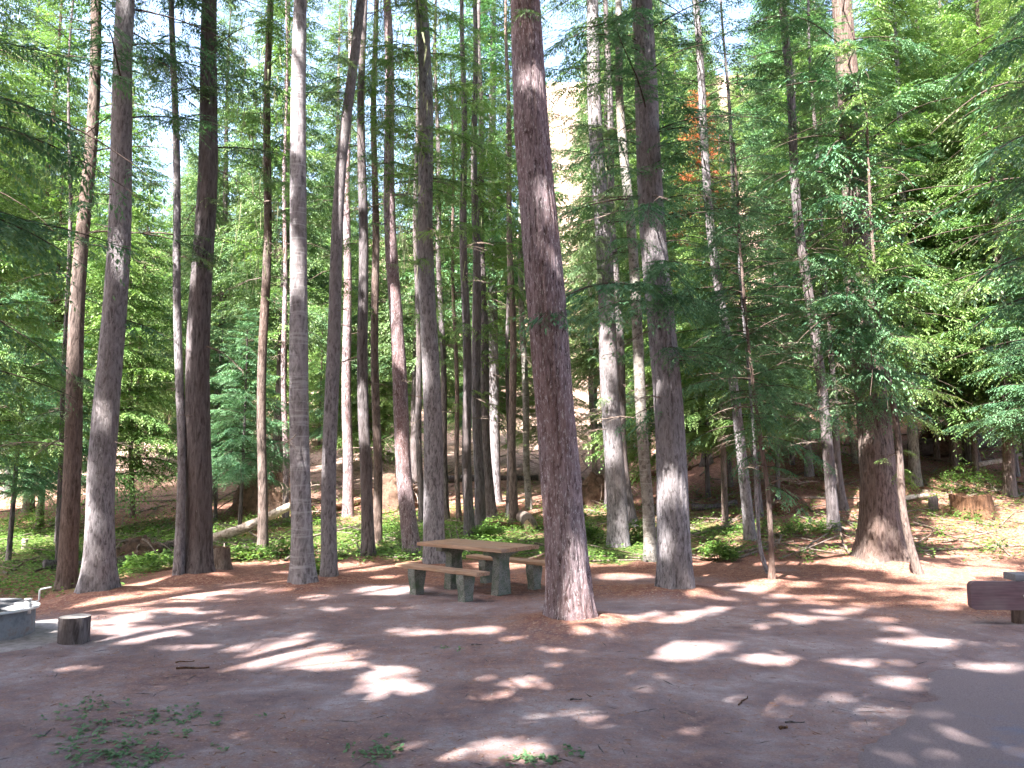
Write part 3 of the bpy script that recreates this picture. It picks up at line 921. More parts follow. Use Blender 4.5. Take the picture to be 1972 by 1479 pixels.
# ------------------------------------------------------------------ the trees one can tell apart
# name, [(px, py)...] from the base up, widths px at those points, bark, needles, crown start z, crown radius, height, branches, label, opts
TREES = [
    ('conifer', [(1098, 1203), (1090, 1000), (1070, 820), (1048, 560), (1022, 240), (1012, 0)], [92, 74, 70, 70, 62, 52], 'bark_red', 'needle', 11.0, 3.2, 27, 95,
     'huge reddish brown trunk with flaky bark, nearest tree, right of the picnic table', dict(seg=128, ridge=0.085, flare=0.26, dz=0.06, dead=0)),
    ('conifer', [(188, 1148), (195, 1000), (207, 800), (222, 450), (236, 200), (246, 0)], [56, 48, 46, 40, 36, 32], 'bark_grey', 'needle_blue', 8.2, 2.6, 24, 100,
     'thick grey trunk with a sunlit flared base behind the sawn log seat', dict(flare=0.55, dead=5)),
    ('conifer', [(128, 1142), (138, 950), (148, 700), (160, 440), (185, 0)], [36, 31, 28, 24, 18], 'bark_brown', 'needle', 6.5, 2.5, 23, 95,
     'dark brown trunk just left of the sunlit grey one, behind the fire ring', dict(dead=4, flare=0.4)),
    ('conifer', [(345, 1116), (346, 900), (343, 650), (338, 300), (335, 0)], [17, 15, 15, 13, 10], 'bark_grey', 'needle', 9.5, 1.7, 20, 60,
     'slim pole like trunk touching the left side of a thick dark trunk', dict(dead=6, flare=0.5)),
    ('conifer', [(382, 1112), (381, 950), (385, 750), (392, 500), (398, 250), (404, 0)], [54, 46, 44, 38, 34, 28], 'bark_dark', 'needle', 8.5, 2.4, 26, 100,
     'thick dark trunk with a white sunlit stretch halfway up, beside the low stump', dict(flare=0.4, dead=6)),
    ('conifer', [(505, 1090), (506, 900), (509, 600), (514, 300), (520, 0)], [20, 17, 16, 14, 11], 'bark_brown', 'needle_pale_lit', 8.0, 2.0, 19, 75,
     'slender brown trunk with lichen hanging above it, behind the pale fallen log', dict(dead=8, lichen=40, depth=19.2)),
    ('conifer', [(584, 1130), (580, 950), (576, 700), (573, 400), (575, 150), (578, 0)], [42, 36, 35, 31, 27, 24], 'bark_banded', 'needle', 12.0, 2.3, 25, 90,
     'straight pale grey trunk with fine rings of bark, left of the curved slim trunk', dict(flare=0.5, dead=3)),
    ('conifer', [(634, 1117), (634, 950), (637, 750), (648, 500), (664, 280), (684, 60), (690, 0)], [31, 27, 26, 23, 20, 17, 16], 'bark_grey', 'needle', 12.0, 2.0, 23, 70,
     'slim grey trunk that curves to the right as it rises, left of the table', dict(flare=0.25, dead=5, lichen=26)),
    ('conifer', [(709, 1076), (704, 950), (699, 700), (697, 400), (700, 100)], [25, 22, 20, 17, 12], 'bark_dark', 'needle_pale_lit', 9.0, 2.0, 23, 80,
     'dark slim trunk with a sunlit foot, standing before a brown twin', dict(dead=6, flare=0.35)),
    ('conifer', [(727, 1052), (724, 800), (722, 500), (722, 100)], [19, 16, 14, 10], 'bark_brown', 'needle_pale_lit', 8.5, 2.0, 24, 75,
     'brown slim trunk close behind a dark one with a sunlit foot', dict(dead=5)),
    ('conifer', [(794, 1070), (778, 900), (767, 720), (756, 500), (749, 250), (745, 0)], [33, 29, 27, 23, 19, 15], 'bark_red', 'needle_pale_lit', 9.0, 2.2, 24, 90,
     'red barked trunk leaning left, its foot behind the left end of the picnic table', dict(flare=0.3, dead=5, ridge=0.05)),
    ('conifer', [(838, 1092), (834, 950), (829, 750), (822, 450), (815, 100), (812, 0)], [46, 38, 34, 30, 25, 23], 'bark_grey', 'needle_pale_lit', 8.0, 2.3, 25, 95,
     'sturdy grey trunk directly behind the left part of the picnic table', dict(flare=0.35, dead=8, lichen=34)),
    ('conifer', [(884, 1008), (880, 850), (875, 600)], [10, 9, 7], 'bark_brown', 'needle_pale_lit', 6.5, 1.5, 15, 50,
     'very thin pale brown trunk at the left edge of the dark trunk cluster', dict(dead=6)),
    ('conifer', [(905, 1035), (900, 880), (896, 600), (893, 300)], [21, 18, 16, 12], 'bark_dark', 'needle_pale_lit', 7.5, 2.0, 22, 80,
     'leftmost and nearest dark trunk of the cluster behind the picnic table', dict(dead=5)),
    ('conifer', [(925, 1028), (921, 880), (917, 600), (915, 300)], [22, 19, 17, 12], 'bark_dark', 'needle_pale_lit', 8.0, 2.0, 23, 80,
     'middle dark trunk of the cluster behind the picnic table', dict(dead=5)),
    ('conifer', [(946, 1000), (938, 880), (930, 600), (926, 300)], [22, 18, 15, 11], 'bark_dark', 'needle_pale_lit', 7.0, 2.1, 23, 80,
     'blackish trunk with a spreading foot, right of the dark cluster', dict(dead=5, flare=0.7)),
    ('conifer', [(977, 1000), (979, 880), (978, 600)], [8, 8, 6], 'bark_dark', 'needle_pale_lit', 6.0, 1.4, 15, 50,
     'thin dark pole close left of a brown trunk with a lit foot', dict(dead=5)),
    ('conifer', [(990, 1012), (988, 880), (986, 600), (980, 300)], [17, 15, 13, 9], 'bark_brown', 'needle_pale_lit', 8.0, 1.8, 21, 70,
     'brown trunk standing behind the sawn log end in the centre', dict(dead=6)),
    ('conifer', [(1019, 985), (1013, 850), (1007, 650), (1000, 350)], [13, 13, 12, 8], 'bark_pale', 'needle_pale_lit', 9.0, 1.9, 23, 70,
     'white sunlit trunk on the bright slope left of the huge red trunk', dict(dead=4)),
    ('conifer', [(1191, 1060), (1184, 900), (1172, 650), (1156, 400), (1143, 120), (1138, 0)], [44, 38, 34, 29, 25, 23], 'bark_grey', 'needle', 7.2, 2.3, 25, 95,
     'grey furrowed trunk among green plants, right of the huge red trunk', dict(dead=9, lichen=16, flare=0.3)),
    ('conifer', [(1212, 1018), (1198, 900), (1190, 650), (1180, 400)], [28, 24, 20, 14], 'bark_dark', 'needle', 8.0, 2.3, 25, 85,
     'dark trunk with a broad root foot, half hidden by a grey furrowed trunk', dict(dead=5, flare=0.9)),
    ('conifer', [(1253, 1088), (1244, 900), (1233, 700), (1216, 500), (1198, 250), (1190, 0)], [25, 22, 20, 19, 16, 12], 'bark_pale', 'needle', 9.0, 1.8, 22, 75,
     'slim trunk mottled with white lichen, left of the stout grey trunk', dict(dead=6)),
    ('conifer', [(1303, 1143), (1294, 950), (1282, 750), (1266, 500), (1244, 200), (1232, 0)], [66, 56, 52, 48, 42, 36], 'bark_grey', 'needle_blue', 6.4, 2.6, 26, 115,
     'stout grey trunk with peeling brown bark strips, second largest near the middle', dict(seg=84, ridge=0.07, flare=0.22, dz=0.12, dead=10, tips=[(1035, 575, 10.4), (1120, 600, 12), (1150, 320, 12.4), (1090, 275, 12.8), (1400, 470, 13), (1410, 590, 13.4), (1170, 470, 12.6), (1340, 300, 12.8), (1380, 160, 13), (1300, 520, 11.5), (1420, 380, 12.6), (1450, 250, 12.8), (1400, 90, 13), (1330, 680, 12.4), (1440, 700, 13.4), (1200, 560, 12.2), (1230, 380, 11.6)])),
    ('conifer', [(1408, 940), (1400, 820), (1396, 700)], [9, 8, 7], 'bark_dark', 'needle', 4.5, 1.6, 13, 55,
     'thin dark trunk on the slope, right of the stout grey trunk', dict(dead=6)),
    ('conifer', [(1446, 1046), (1430, 880), (1405, 700), (1380, 520), (1350, 220), (1340, 0)], [24, 20, 18, 17, 15, 12], 'bark_grey', 'needle_blue', 4.0, 2.8, 22, 200,
     'leaning grey trunk with a pale foot among ground plants, right of middle', dict(dead=8, flare=0.3)),
    ('conifer', [(1463, 1000), (1455, 850), (1440, 700)], [15, 13, 11], 'bark_dark', 'needle', 3.6, 2.2, 18, 150,
     'dark trunk behind the leaning grey trunk with a pale foot', dict(dead=6)),
    ('sapling', [(1487, 1122), (1485, 1050), (1478, 950), (1464, 850), (1452, 740)], [12, 9, 9, 8, 6], 'bark_brown', 'needle_blue', 3.2, 1.4, 8.5, 60,
     'thin brown sapling with a dark broken stub at its foot', dict(dead=5, flare=0.5)),
    ('sapling', [(1483, 1110), (1470, 1085), (1462, 1050), (1458, 980), (1452, 900), (1446, 800)], [8, 8, 7, 7, 6, 5], 'bark_grey', 'needle_blue', 3.4, 1.3, 8.0, 55,
     'very thin sapling with a pale crooked foot, close left of the brown sapling', dict(dead=5, flare=0.2)),
    ('conifer', [(1606, 1026), (1598, 900), (1578, 720), (1556, 540), (1530, 340), (1506, 0)], [24, 21, 19, 18, 17, 14], 'bark_dark', 'needle', 3.9, 2.9, 23, 200,
     'leaning dark trunk left of the thick furrowed trunk on the right', dict(dead=8)),
    ('conifer', [(1624, 985), (1612, 880), (1600, 720)], [17, 14, 11], 'bark_dark', 'needle', 4.2, 2.5, 19, 160,
     'second dark trunk close behind the leaning dark one', dict(dead=5, flare=0.6)),
    ('conifer', [(1696, 1086), (1689, 950), (1676, 800), (1662, 600), (1645, 350), (1622, 0)], [76, 64, 58, 52, 44, 34], 'bark_brown', 'needle_blue', 4.8, 3.5, 27, 150,
     'thick brown trunk with big flared roots at the right, under drooping green boughs', dict(seg=72, ridge=0.05, flare=0.75, dz=0.12, dead=9, tips=[(1480, 640, 15), (1530, 760, 15.5), (1600, 800, 16), (1780, 790, 15.5), (1600, 190, 15), (1665, 110, 15), (1625, 310, 15.2), (1500, 520, 14.5), (1560, 400, 14), (1800, 420, 14), (1700, 740, 14.8), (1640, 560, 14.2), (1450, 730, 15.6), (1740, 640, 14.6), (1560, 250, 14), (1480, 330, 14.2), (1520, 120, 14.4), (1750, 300, 14.2), (1600, 660, 14.4), (1410, 640, 14.6), (1560, 600, 14.3), (1660, 690, 14), (1500, 820, 16)])),
    ('sapling', [(1772, 1112), (1757, 1060), (1740, 985), (1735, 930), (1729, 860), (1712, 760), (1692, 660), (1688, 590)], [18, 15, 13, 13, 12, 11, 9, 7], 'bark_brown', 'needle_pale_lit', 5.0, 1.7, 9.5, 65,
     'bent brown sapling curving away from the thick brown trunk on the right', dict(dead=5, flare=0.3)),
    ('conifer', [(1648, 895), (1634, 820), (1628, 700)], [9, 8, 7], 'bark_pale', 'needle_pale_lit', 6.5, 1.5, 14, 55,
     'pale thin trunk with a curved foot on the bright slope', dict(dead=4)),
    ('conifer', [(1874, 898), (1860, 800), (1842, 690), (1800, 400)], [30, 25, 23, 17], 'bark_dark', 'needle', 5.5, 2.6, 23, 190,
     'dark upslope trunk rising behind the red brown rotten stump', dict(dead=7, flare=0.4)),
    ('conifer', [(1838, 900), (1828, 780), (1815, 660)], [14, 12, 10], 'bark_brown', 'needle_pale_lit', 5.0, 2.4, 19, 160,
     'slim brown trunk left of the dark upslope trunk behind the red brown stump', dict(dead=5)),
    ('conifer', [(1950, 835), (1938, 740), (1915, 600)], [13, 12, 10], 'bark_dark', 'needle', 5.0, 2.4, 20, 150,
     'dark slim trunk high on the slope near the right edge', dict(dead=5)),
    ('conifer', [(112, 1090), (118, 850), (126, 650), (134, 300)], [11, 9, 8, 6], 'bark_dark', 'needle', 5.5, 1.7, 15, 60,
     'thin dark trunk left of the dark brown trunk near the fire ring', dict(dead=6)),
    ('conifer', [(255, 1000), (252, 820), (250, 600)], [10, 9, 7], 'bark_brown', 'needle_pale_lit', 5.0, 1.9, 16, 75,
     'thin brown trunk between the sunlit grey trunk and the slim pole', dict(dead=6)),
    ('conifer', [(550, 1000), (549, 800), (548, 500)], [13, 11, 8], 'bark_red', 'needle_pale_lit', 7.0, 1.9, 19, 75,
     'thin red trunk hard against the left side of the pale ringed trunk', dict(dead=5)),
    ('conifer', [(670, 1000), (668, 800), (668, 500), (672, 200)], [22, 19, 15, 10], 'bark_red', 'needle', 9.0, 2.0, 24, 80,
     'sunlit reddish trunk on the slope between the curved trunk and the dark slim one', dict(dead=4)),
    ('conifer', [(812, 1010), (808, 850), (804, 600)], [14, 12, 10], 'bark_dark', 'needle_pale_lit', 7.5, 1.8, 20, 70,
     'thin dark trunk between the leaning red trunk and the sturdy grey one', dict(dead=5)),
    ('conifer', [(860, 1005), (855, 800), (846, 500), (842, 250)], [13, 12, 10, 8], 'bark_dark', 'needle_pale_lit', 8.0, 1.9, 20, 75,
     'thin dark trunk close right of the sturdy grey trunk behind the table', dict(dead=5)),
    ('conifer', [(1146, 930), (1140, 800), (1136, 600)], [11, 10, 8], 'bark_pale', 'needle_pale_lit', 7.5, 1.8, 19, 70,
     'thin sunlit trunk above the dark root mound', dict(dead=4)),
]
tree_xy = []
for ti, (nm, pp, ww, bark, ndl, z0, rmax, H, nb, label, op) in enumerate(TREES):
    if 'depth' in op:
        base = at_depth(*pp[0], op['depth'])
        base[2] = ground_h(base[0], base[1])
    else:
        base = ground_at(*pp[0])
    tree_xy.append((base[0], base[1]))
    zs, xs, rs = [], [], []
    for (px, py), w in zip(pp, ww):
        p = at_depth(px, py, base[1])
        _, _, zc = project(p)
        zs.append(max(0.0, p[2] - base[2]))
        xs.append(p[0] - base[0])
        rs.append(w * 0.5 * float(zc) / F)
    zs[0] = 0.0
    sl = (xs[-1] - xs[-2]) / max(0.1, zs[-1] - zs[-2])
    H = max(H, zs[-1] + 4)
    H += 4.5 if base[1] < 20 and H > 19 and (pp[0][0] > 1080 or pp[0][0] < 200) else 0
    zx = zs + [zs[-1] + 3, H + 1]
    xx = xs + [xs[-1] + sl * 3, xs[-1] + sl * 3 + sl * 0.4 * (H - zs[-1] - 2)]
    fine_z = np.linspace(0, H + 1, 120)
    fx = np.interp(fine_z, zx, xx)
    kern = np.ones(9) / 9
    fxs = np.convolve(np.pad(fx, 4, mode='edge'), kern, 'valid')
    fxs[:3] = fx[:3]
    rw = random.Random(300 + ti)
    ph1, ph2 = rw.uniform(0, 6), rw.uniform(0, 6)

    def ctr(z, fine_z=fine_z, fxs=fxs, ph1=ph1, ph2=ph2, wb=0.008 if ti in (0, 6) else 0.035):
        wob = wb * min(1.0, max(z, 0) / 2)
        return (float(np.interp(z, fine_z, fxs)) + wob * math.sin(z * 0.9 + ph1), wob * 2 * math.sin(z * 0.5 + ph2))
    rad = Rad(zs, rs, H)
    flare = op.get('flare', 0.3)
    rad.rs[0] = min(rad.rs[0], rad.rs[1] * 1.12)
    root = empty(nm, base, label, 'tree' if nm != 'sapling' else 'sapling', 'conifers around the campsite clearing' if nm != 'sapling' else 'saplings at the clearing edge')
    near = base[1] < 20
    trunk_mesh('trunk', ctr, rad, M[bark], root, seg=op.get('seg', 24 if near else 12), ridge=op.get('ridge', 0.035 if near else 0.0), flare=flare,
               seed=ti * 3 + 1, dz=op.get('dz', 0.18 if near else 0.5), lobes=rw.choice((4, 5, 6)))
    br = whorl(H, z0, rmax, int(nb * (1.0 if base[1] < 15 else .8 if pp[0][0] > 1080 else .55)), ctr, rw)
    for (px, py, Yt) in op.get('tips', ()):
        tip = at_depth(px, py, Yt) - base
        ox, oy = ctr(max(tip[2], 0))
        dd_ = math.hypot(tip[0] - ox, tip[1] - oy)
        br.append((ox, oy, tip[2] + 0.18 * dd_, math.atan2(tip[1] - oy, tip[0] - ox), 0.02, dd_ * 1.03))
    if base[1] < 20 and H > 19 and (pp[0][0] > 1080 or pp[0][0] < 200):
        br += whorl(H, max(13.0, z0 + 2), 4.0, 85, ctr, rw, shape=0.45)  # extra boughs above the frame, added to shade the trunks
    if ti not in (0, 1, 3, 4, 6, 7):                                      # boughs on the camera's side that hide stretches of the trunk
        right = pp[0][0] > 1230
        for k in range(20 if right else 12):
            z = rw.uniform(z0 - (1.6 if right else 1.0), z0 + (7 if right else 5.5))
            br.append((*ctr(z), z, -math.pi / 2 + rw.uniform(-1.5, 1.5), rw.uniform(-.25, .2), rw.uniform(.8, 2.3 if right else 1.6) * min(1.0, rmax / 1.8)))
    for k in range(op.get('low', 5)):                                     # a few thin boughs below the crown
        z = rw.uniform(max(2.0, z0 - 3.5), z0)
        br.append((*ctr(z), z, rw.uniform(0, 6.28), rw.uniform(-.3, .15), rw.uniform(.6, 1.4) * min(1.0, rmax / 2)))
    crown_mesh('crown', br, base, ndl, 'twig', root, rnd=rw)
    for k in range(op.get('dead', 0)):
        z = rw.uniform(min(2.2, z0 * 0.5), z0 + 1)
        a = rw.uniform(0, 6.28)
        x, y = ctr(z)
        rr_ = rad(z) * 0.8
        dead_branch(root, (x + rr_ * math.cos(a), y + rr_ * math.sin(a), z), a, rw.uniform(-.35, .2), rw.uniform(.35, 1.3), rw.randrange(5))
    nl = op.get('lichen', 0)
    if nl:
        lv, lq = [], []
        for k in range(nl * 9):
            z = rw.uniform(z0 - 1.0, z0 + 6)
            a = rw.uniform(0, 6.28)
            d = rw.uniform(.15, rmax * .7)
            x, y = ctr(z)
            p = np.array([x + d * math.cos(a), y + d * math.sin(a), z - 0.1])
            l, w = rw.uniform(.15, .6), rw.uniform(.006, .02)
            t = np.array([math.cos(a + 1.5), math.sin(a + 1.5), 0])
            sw = np.array([rw.uniform(-.05, .05), rw.uniform(-.05, .05), 0])
            n0 = len(lv)
            lv += [p - t * w, p + t * w, p + t * w * .8 + sw - (0, 0, l * .6), p - t * w * .8 + sw - (0, 0, l * .6), p + sw * 1.6 - (0, 0, l)]
            lq.append((n0, n0 + 1, n0 + 2, n0 + 3))
            lq.append((n0 + 3, n0 + 2, n0 + 4, n0 + 4))
        lt = [(q[0], q[1], q[2]) for q in lq if q[2] == q[3]]
        l4 = [q for q in lq if q[2] != q[3]]
        lich = mesh_from('hanging_lichen', lv, [np.array(l4), np.array(lt)], M['lichen'], root, False)
        lich['kind'] = 'stuff'

mound = np.zeros_like(X_)
duff_extra = np.zeros_like(X_)
for (tx_, ty_), spec in zip(tree_xy, TREES):
    r0 = spec[2][0] * 0.5 * ty_ / F
    d_ = np.hypot(X_ - tx_, Y_ - ty_) + 0.12 * nzz
    mound = np.maximum(mound, (0.05 + 0.22 * r0) * np.exp(-(np.maximum(d_ - r0, 0) / (0.22 + 0.9 * r0)) ** 2))
    duff_extra = np.maximum(duff_extra, np.exp(-(np.maximum(d_ - r0, 0) / 0.65) ** 2))
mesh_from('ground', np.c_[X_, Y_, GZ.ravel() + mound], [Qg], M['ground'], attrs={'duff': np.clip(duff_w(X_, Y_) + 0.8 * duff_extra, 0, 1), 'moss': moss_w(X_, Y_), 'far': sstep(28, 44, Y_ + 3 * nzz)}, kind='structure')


# ------------------------------------------------------------------ boughs reaching into the frame from trees standing beside it
def side_tree(base, H, rad0, z0, boughs, label, needle, bark, rnd, extra=60, rmax=2.8):
    base = np.array([base[0], base[1], float(ground_h(base[0], base[1]))])
    root = empty('conifer', base, label, 'tree', 'conifers beside the frame')
    trunk_mesh('trunk', lambda z: (0.0, 0.0), Rad([0, 2, 8], [rad0, rad0 * .9, rad0 * .7], H), M[bark], root, seg=18, ridge=0.03, flare=0.4, seed=int(base[0] * 7) % 90)
    br = []
    for (px, py, Y) in boughs:                     # tips of the boughs
        tip = at_depth(px, py, Y) - base
        d = math.hypot(tip[0], tip[1])
        az = math.atan2(tip[1], tip[0])
        br.append((0, 0, tip[2] + 0.20 * d + rnd.uniform(-.1, .3), az, rnd.uniform(-.02, .08), d * 1.04))
    wh = whorl(H, z0, rmax, extra, lambda z: (0.0, 0.0), rnd)
    V = crown_mesh('crown', br + wh, base, needle, 'twig', root, rnd=rnd)
    return root


rs_ = random.Random(77)
b1 = [(rs_.uniform(-40, 130), y, rs_.uniform(8.2, 11)) for y in (455, 490, 520, 560, 600, 640, 700, 760, 830)] + [(330, 270, 9.6), (300, 330, 9.8), (200, 500, 9.2), (250, 540, 9.4), (150, 800, 9.6), (160, 690, 9.4)]
side_tree((-8.1, 9.6), 22, 0.21, 7.0, b1, 'drooping hemlock whose green boughs hang into the left edge', 'needle_blue', 'bark_brown', rs_)
b2 = [(rs_.uniform(-30, 130), y, rs_.uniform(13, 16)) for y in (30, 80, 120, 160, 220, 280, 330, 380, 420, 650, 740, 880, 960)]
side_tree((-11.2, 14.4), 24, 0.22, 8.0, b2, 'conifer at the far left whose white sunlit boughs fill the upper left corner', 'needle_pale_lit', 'bark_grey', rs_, extra=80)
b3 = [(rs_.uniform(1740, 1960), y, rs_.uniform(9.5, 12.5)) for y in (20, 60, 110, 160, 220, 290, 350, 410, 480, 560, 640, 330, 720)]
side_tree((9.3, 11.8), 24, 0.24, 7.5, b3, 'hemlock whose bluish boughs sweep in from the right edge', 'needle_blue', 'bark_grey', rs_)
b4 = [(rs_.uniform(1760, 1960), y, rs_.uniform(14, 19)) for y in (100, 200, 300, 380, 450, 520, 590)]
side_tree((12.6, 17.2), 24, 0.22, 6.0, b4, 'conifer at the far right with layered green boughs behind the bluish ones', 'needle', 'bark_brown', rs_, extra=90, rmax=3.4)
# boughs crossing the huge red trunk come from a young hemlock behind it
rh = random.Random(5)

# ------------------------------------------------------------------ trees outside the frame that shade the clearing
def off_clip(C):
    return in_frame(C) & (C[:, 1] < 40)


ro = random.Random(91)
spots_off = []
for iy in range(6):
    for ix in range(11):
        x, y = -25 + ix * 3.7 + ro.uniform(-1.0, 1.0), -16 + iy * 3.7 + ro.uniform(-1.0, 1.0)
        if math.hypot(x, y) < 3.0:
            continue
        if y > 0 and abs(x) < 0.70 * y + 1.6:
            continue
        spots_off.append((x, y))
for (x, y) in spots_off:
    H = ro.uniform(25, 33)
    base = np.array([x, y, float(ground_h(x, y))])
    root = empty('conifer', base, 'tall conifer outside the picture whose crown shades the campsite', 'tree', 'conifers outside the picture')
    rd = ro.uniform(.14, .24)
    trunk_mesh('trunk', lambda z: (0.0, 0.0), Rad([0, 6], [rd, rd * .8], H), M['bark_grey'], root, seg=12, ridge=0, flare=0.3, dz=1.0, seed=int(x * 9) % 50)
    br = whorl(H, 7.0, 4.0, 180, lambda z: (0.0, 0.0), ro, shape=0.42)
    crown_mesh('crown', br, base, 'needle', 'dead_wood', root, rnd=ro, clip=off_clip)

# ------------------------------------------------------------------ forest behind: copies of a few kinds
def proto_tree(H, z0, rmax, nb, needle, bark, seed, lod=1, rad0=0.16, dead=8, shape=0.8, el=(-.1, .3)):
    r = random.Random(seed)
    ph = r.uniform(0, 6)
    ctr = lambda z: (0.06 * math.sin(z * .35 + ph), 0.06 * math.cos(z * .3 + ph))
    root = bpy.data.objects.new('conifer', None)
    COL.objects.link(root)
    trunk_mesh('trunk', ctr, Rad([0, 2, H * .5], [rad0, rad0 * .88, rad0 * .6], H), M[bark], root, seg=10, ridge=0, flare=0.35, dz=0.8, seed=seed)
    crown_mesh('crown', whorl(H, z0, rmax, nb, ctr, r, shape=shape, el=el), np.zeros(3), needle, 'twig', root, gap=False, lod_fixed=lod, rnd=r)
    for k in range(dead):
        z = r.uniform(1.5, z0 + 2)
        a = r.uniform(0, 6.28)
        dead_branch(root, (*ctr(z), z), a, r.uniform(-.3, .2), r.uniform(.5, 1.5), r.randrange(5))
    return root


def copy_tree(src, loc, rz, sc, label, cat, group):
    c = src.copy()
    COL.objects.link(c)
    for ch in src.children:
        d = ch.copy()
        d.parent = c
        COL.objects.link(d)
    c.location = [float(v) for v in loc]
    c.rotation_euler = (0, 0, rz)
    c.scale = (sc, sc, sc)
    return tag(c, label, cat, group)


under = [proto_tree(10, 2.3, 2.4, 140, 'needle_pale_lit', 'bark_brown', 401, 0, 0.08, 3), proto_tree(12, 2.8, 2.6, 155, 'needle_pale_lit', 'bark_brown', 402, 0, 0.10, 4),
         proto_tree(8, 1.8, 2.1, 115, 'needle_blue', 'bark_dark', 403, 0, 0.07, 2)]
tall = [proto_tree(21, 5.0, 3.0, 210, 'needle', 'bark_dark', 411, 1, 0.19), proto_tree(24, 7.0, 2.8, 210, 'needle', 'bark_red', 412, 1, 0.20),
        proto_tree(19, 3.5, 3.0, 220, 'needle_pale_lit', 'bark_brown', 413, 1, 0.16), proto_tree(23, 6.0, 3.2, 230, 'needle_blue', 'bark_grey', 414, 1, 0.21),
        proto_tree(17, 2.0, 3.1, 220, 'needle_pale_lit', 'bark_grey', 415, 1, 0.15)]
rf = random.Random(17)
first_used = set()


def put(protos, x, y, sc, label, cat, group):
    src = rf.choice(protos)
    loc = (x, y, float(ground_h(x, y)) - 0.05)
    if src.name not in first_used:
        first_used.add(src.name)
        src.location = loc
        src.rotation_euler = (0, 0, rf.uniform(0, 6.28))
        src.scale = (sc,) * 3
        return tag(src, label, cat, group)
    return copy_tree(src, loc, rf.uniform(0, 6.28), sc, label, cat, group)


# young trees of the understorey, placed by where the photograph shows low foliage: px, depth, height scale
UND = [(30, 20, .9), (85, 26, 1.1), (20, 30, 1.2), (150, 30, 1.0), (-60, 17, 1.0), (420, 27, .9), (465, 24, .85), (455, 31, 1.2), (300, 36, 1.0), (540, 29, .8),
       (620, 31, .8), (770, 33, .9), (880, 34, 1.0), (950, 31, .8), (1060, 34, .9), (1120, 30, .75), (1180, 36, .9), (1360, 27, 1.15), (1330, 33, 1.0), (1420, 31, 1.1),
       (1480, 36, 1.2), (1530, 29, 1.15), (1570, 34, 1.1), (1640, 31, 1.2), (1700, 27, 1.2), (1750, 33, 1.2), (1800, 29, 1.25), (1870, 35, 1.2), (1900, 31, 1.3),
       (1960, 27, 1.2), (1990, 34, 1.2), (2040, 22, 1.2), (-20, 24, 1.1), (60, 34, 1.3), (120, 23, .8), (190, 35, 1.1), (350, 31, .9), (390, 37, 1.1), (500, 35, 1.1), (660, 38, .9), (810, 29, .7), (830, 38, 1.1), (930, 38, 1.1), (985, 36, 1.0), (1030, 30, .7), (1150, 40, 1.2), (1240, 30, .8), (1270, 37, 1.1), (1300, 26, .8), (1390, 23, .9), (1440, 38, 1.3), (1500, 25, 1.0), (1550, 39, 1.3), (1610, 25, 1.1), (1670, 37, 1.3), (1720, 24, 1.0), (1780, 38, 1.3), (1830, 24, 1.2), (1880, 27, 1.2), (1930, 38, 1.4), (2010, 29, 1.3)]
for (px, Y, s) in UND:
    if (px > 1330 and Y not in (23, 25, 27, 29, 22)) or (px > 1230 and Y > 36) or (px < 640 and 29 < Y < 36) or (640 < px < 1040 and Y < 36) or (1040 < px < 1330 and Y < 32) or (200 < px < 330) or (520 < px < 640):
        continue
    x = (px - IW / 2) / F * (Y * CP)
    put(under, x, Y, s, 'bushy young conifer in the green understorey behind the clearing', 'tree', 'young conifers of the understorey')
taken = list(tree_xy)
cnt = 0
tries = 0
while cnt < 195 and tries < 9000:
    tries += 1
    y = 24 + 92 * rf.random() ** 1.35
    x = rf.uniform(-0.80, 0.80) * y
    px, py, zc = project(np.array([x, y, float(ground_h(x, y))]))
    gapcol = any(abs(px - g) < w for g, w in ((275, 45), (735, 32), (690, 24), (1080, 44), (600, 18), (1000, 30)))
    if gapcol and rf.random() < 0.6:
        continue
    if 36 < y < 80 and rf.random() < (0.92 if y < 56 else 0.62):
        continue
    if y <= 36 and rf.random() < (0.78 if px < 1130 else 0.45):
        continue
    if x < 0.1 * y and y > 36 and rf.random() < 0.35:
        continue
    md = 1.9 if y < 45 else 2.5
    if any(math.hypot(x - a, y - b) < md for a, b in taken):
        continue
    taken.append((x, y))
    put(tall, x, y, rf.uniform(.8, 1.2), 'slender conifer in the dense forest on the slope behind the clearing', 'tree', 'conifers of the forest slope')
    cnt += 1
slope_young = [proto_tree(9.5, .8, 2.3, 110, 'needle_pale_lit', 'bark_brown', 441, 1, 0.09, 2), proto_tree(12, 1.2, 2.5, 130, 'needle_pale_lit', 'bark_brown', 442, 1, 0.11, 3)]
ry_ = random.Random(29)
n_young = 0
while n_young < 66:
    y = ry_.uniform(39, 76)
    px = ry_.uniform(-60, 1340) if n_young < 46 else ry_.uniform(180, 780)
    x = (px - IW / 2) / F * y
    if any(math.hypot(x - a, y - b) < 2.6 for a, b in taken):
        continue
    taken.append((x, y))
    put(slope_young, x, y, ry_.uniform(.75, 1.35), 'small bushy conifer on the open sunlit slope behind the trunks', 'tree', 'small conifers on the sunlit slope')
    n_young += 1
# conifer added to stand in for the red sunlit patch of foliage and hillside
px, Y = 1362, 31
rust = proto_tree(15, 6, 2.0, 150, 'needle_red_lit', 'bark_dark', 431, 1, 0.2)
rust.location = ((px - IW / 2) / F * Y, Y, float(ground_h((px - IW / 2) / F * Y, Y)))
tag(rust, 'added red needled conifer for the red sunlit patch between green crowns at upper right', 'tree')

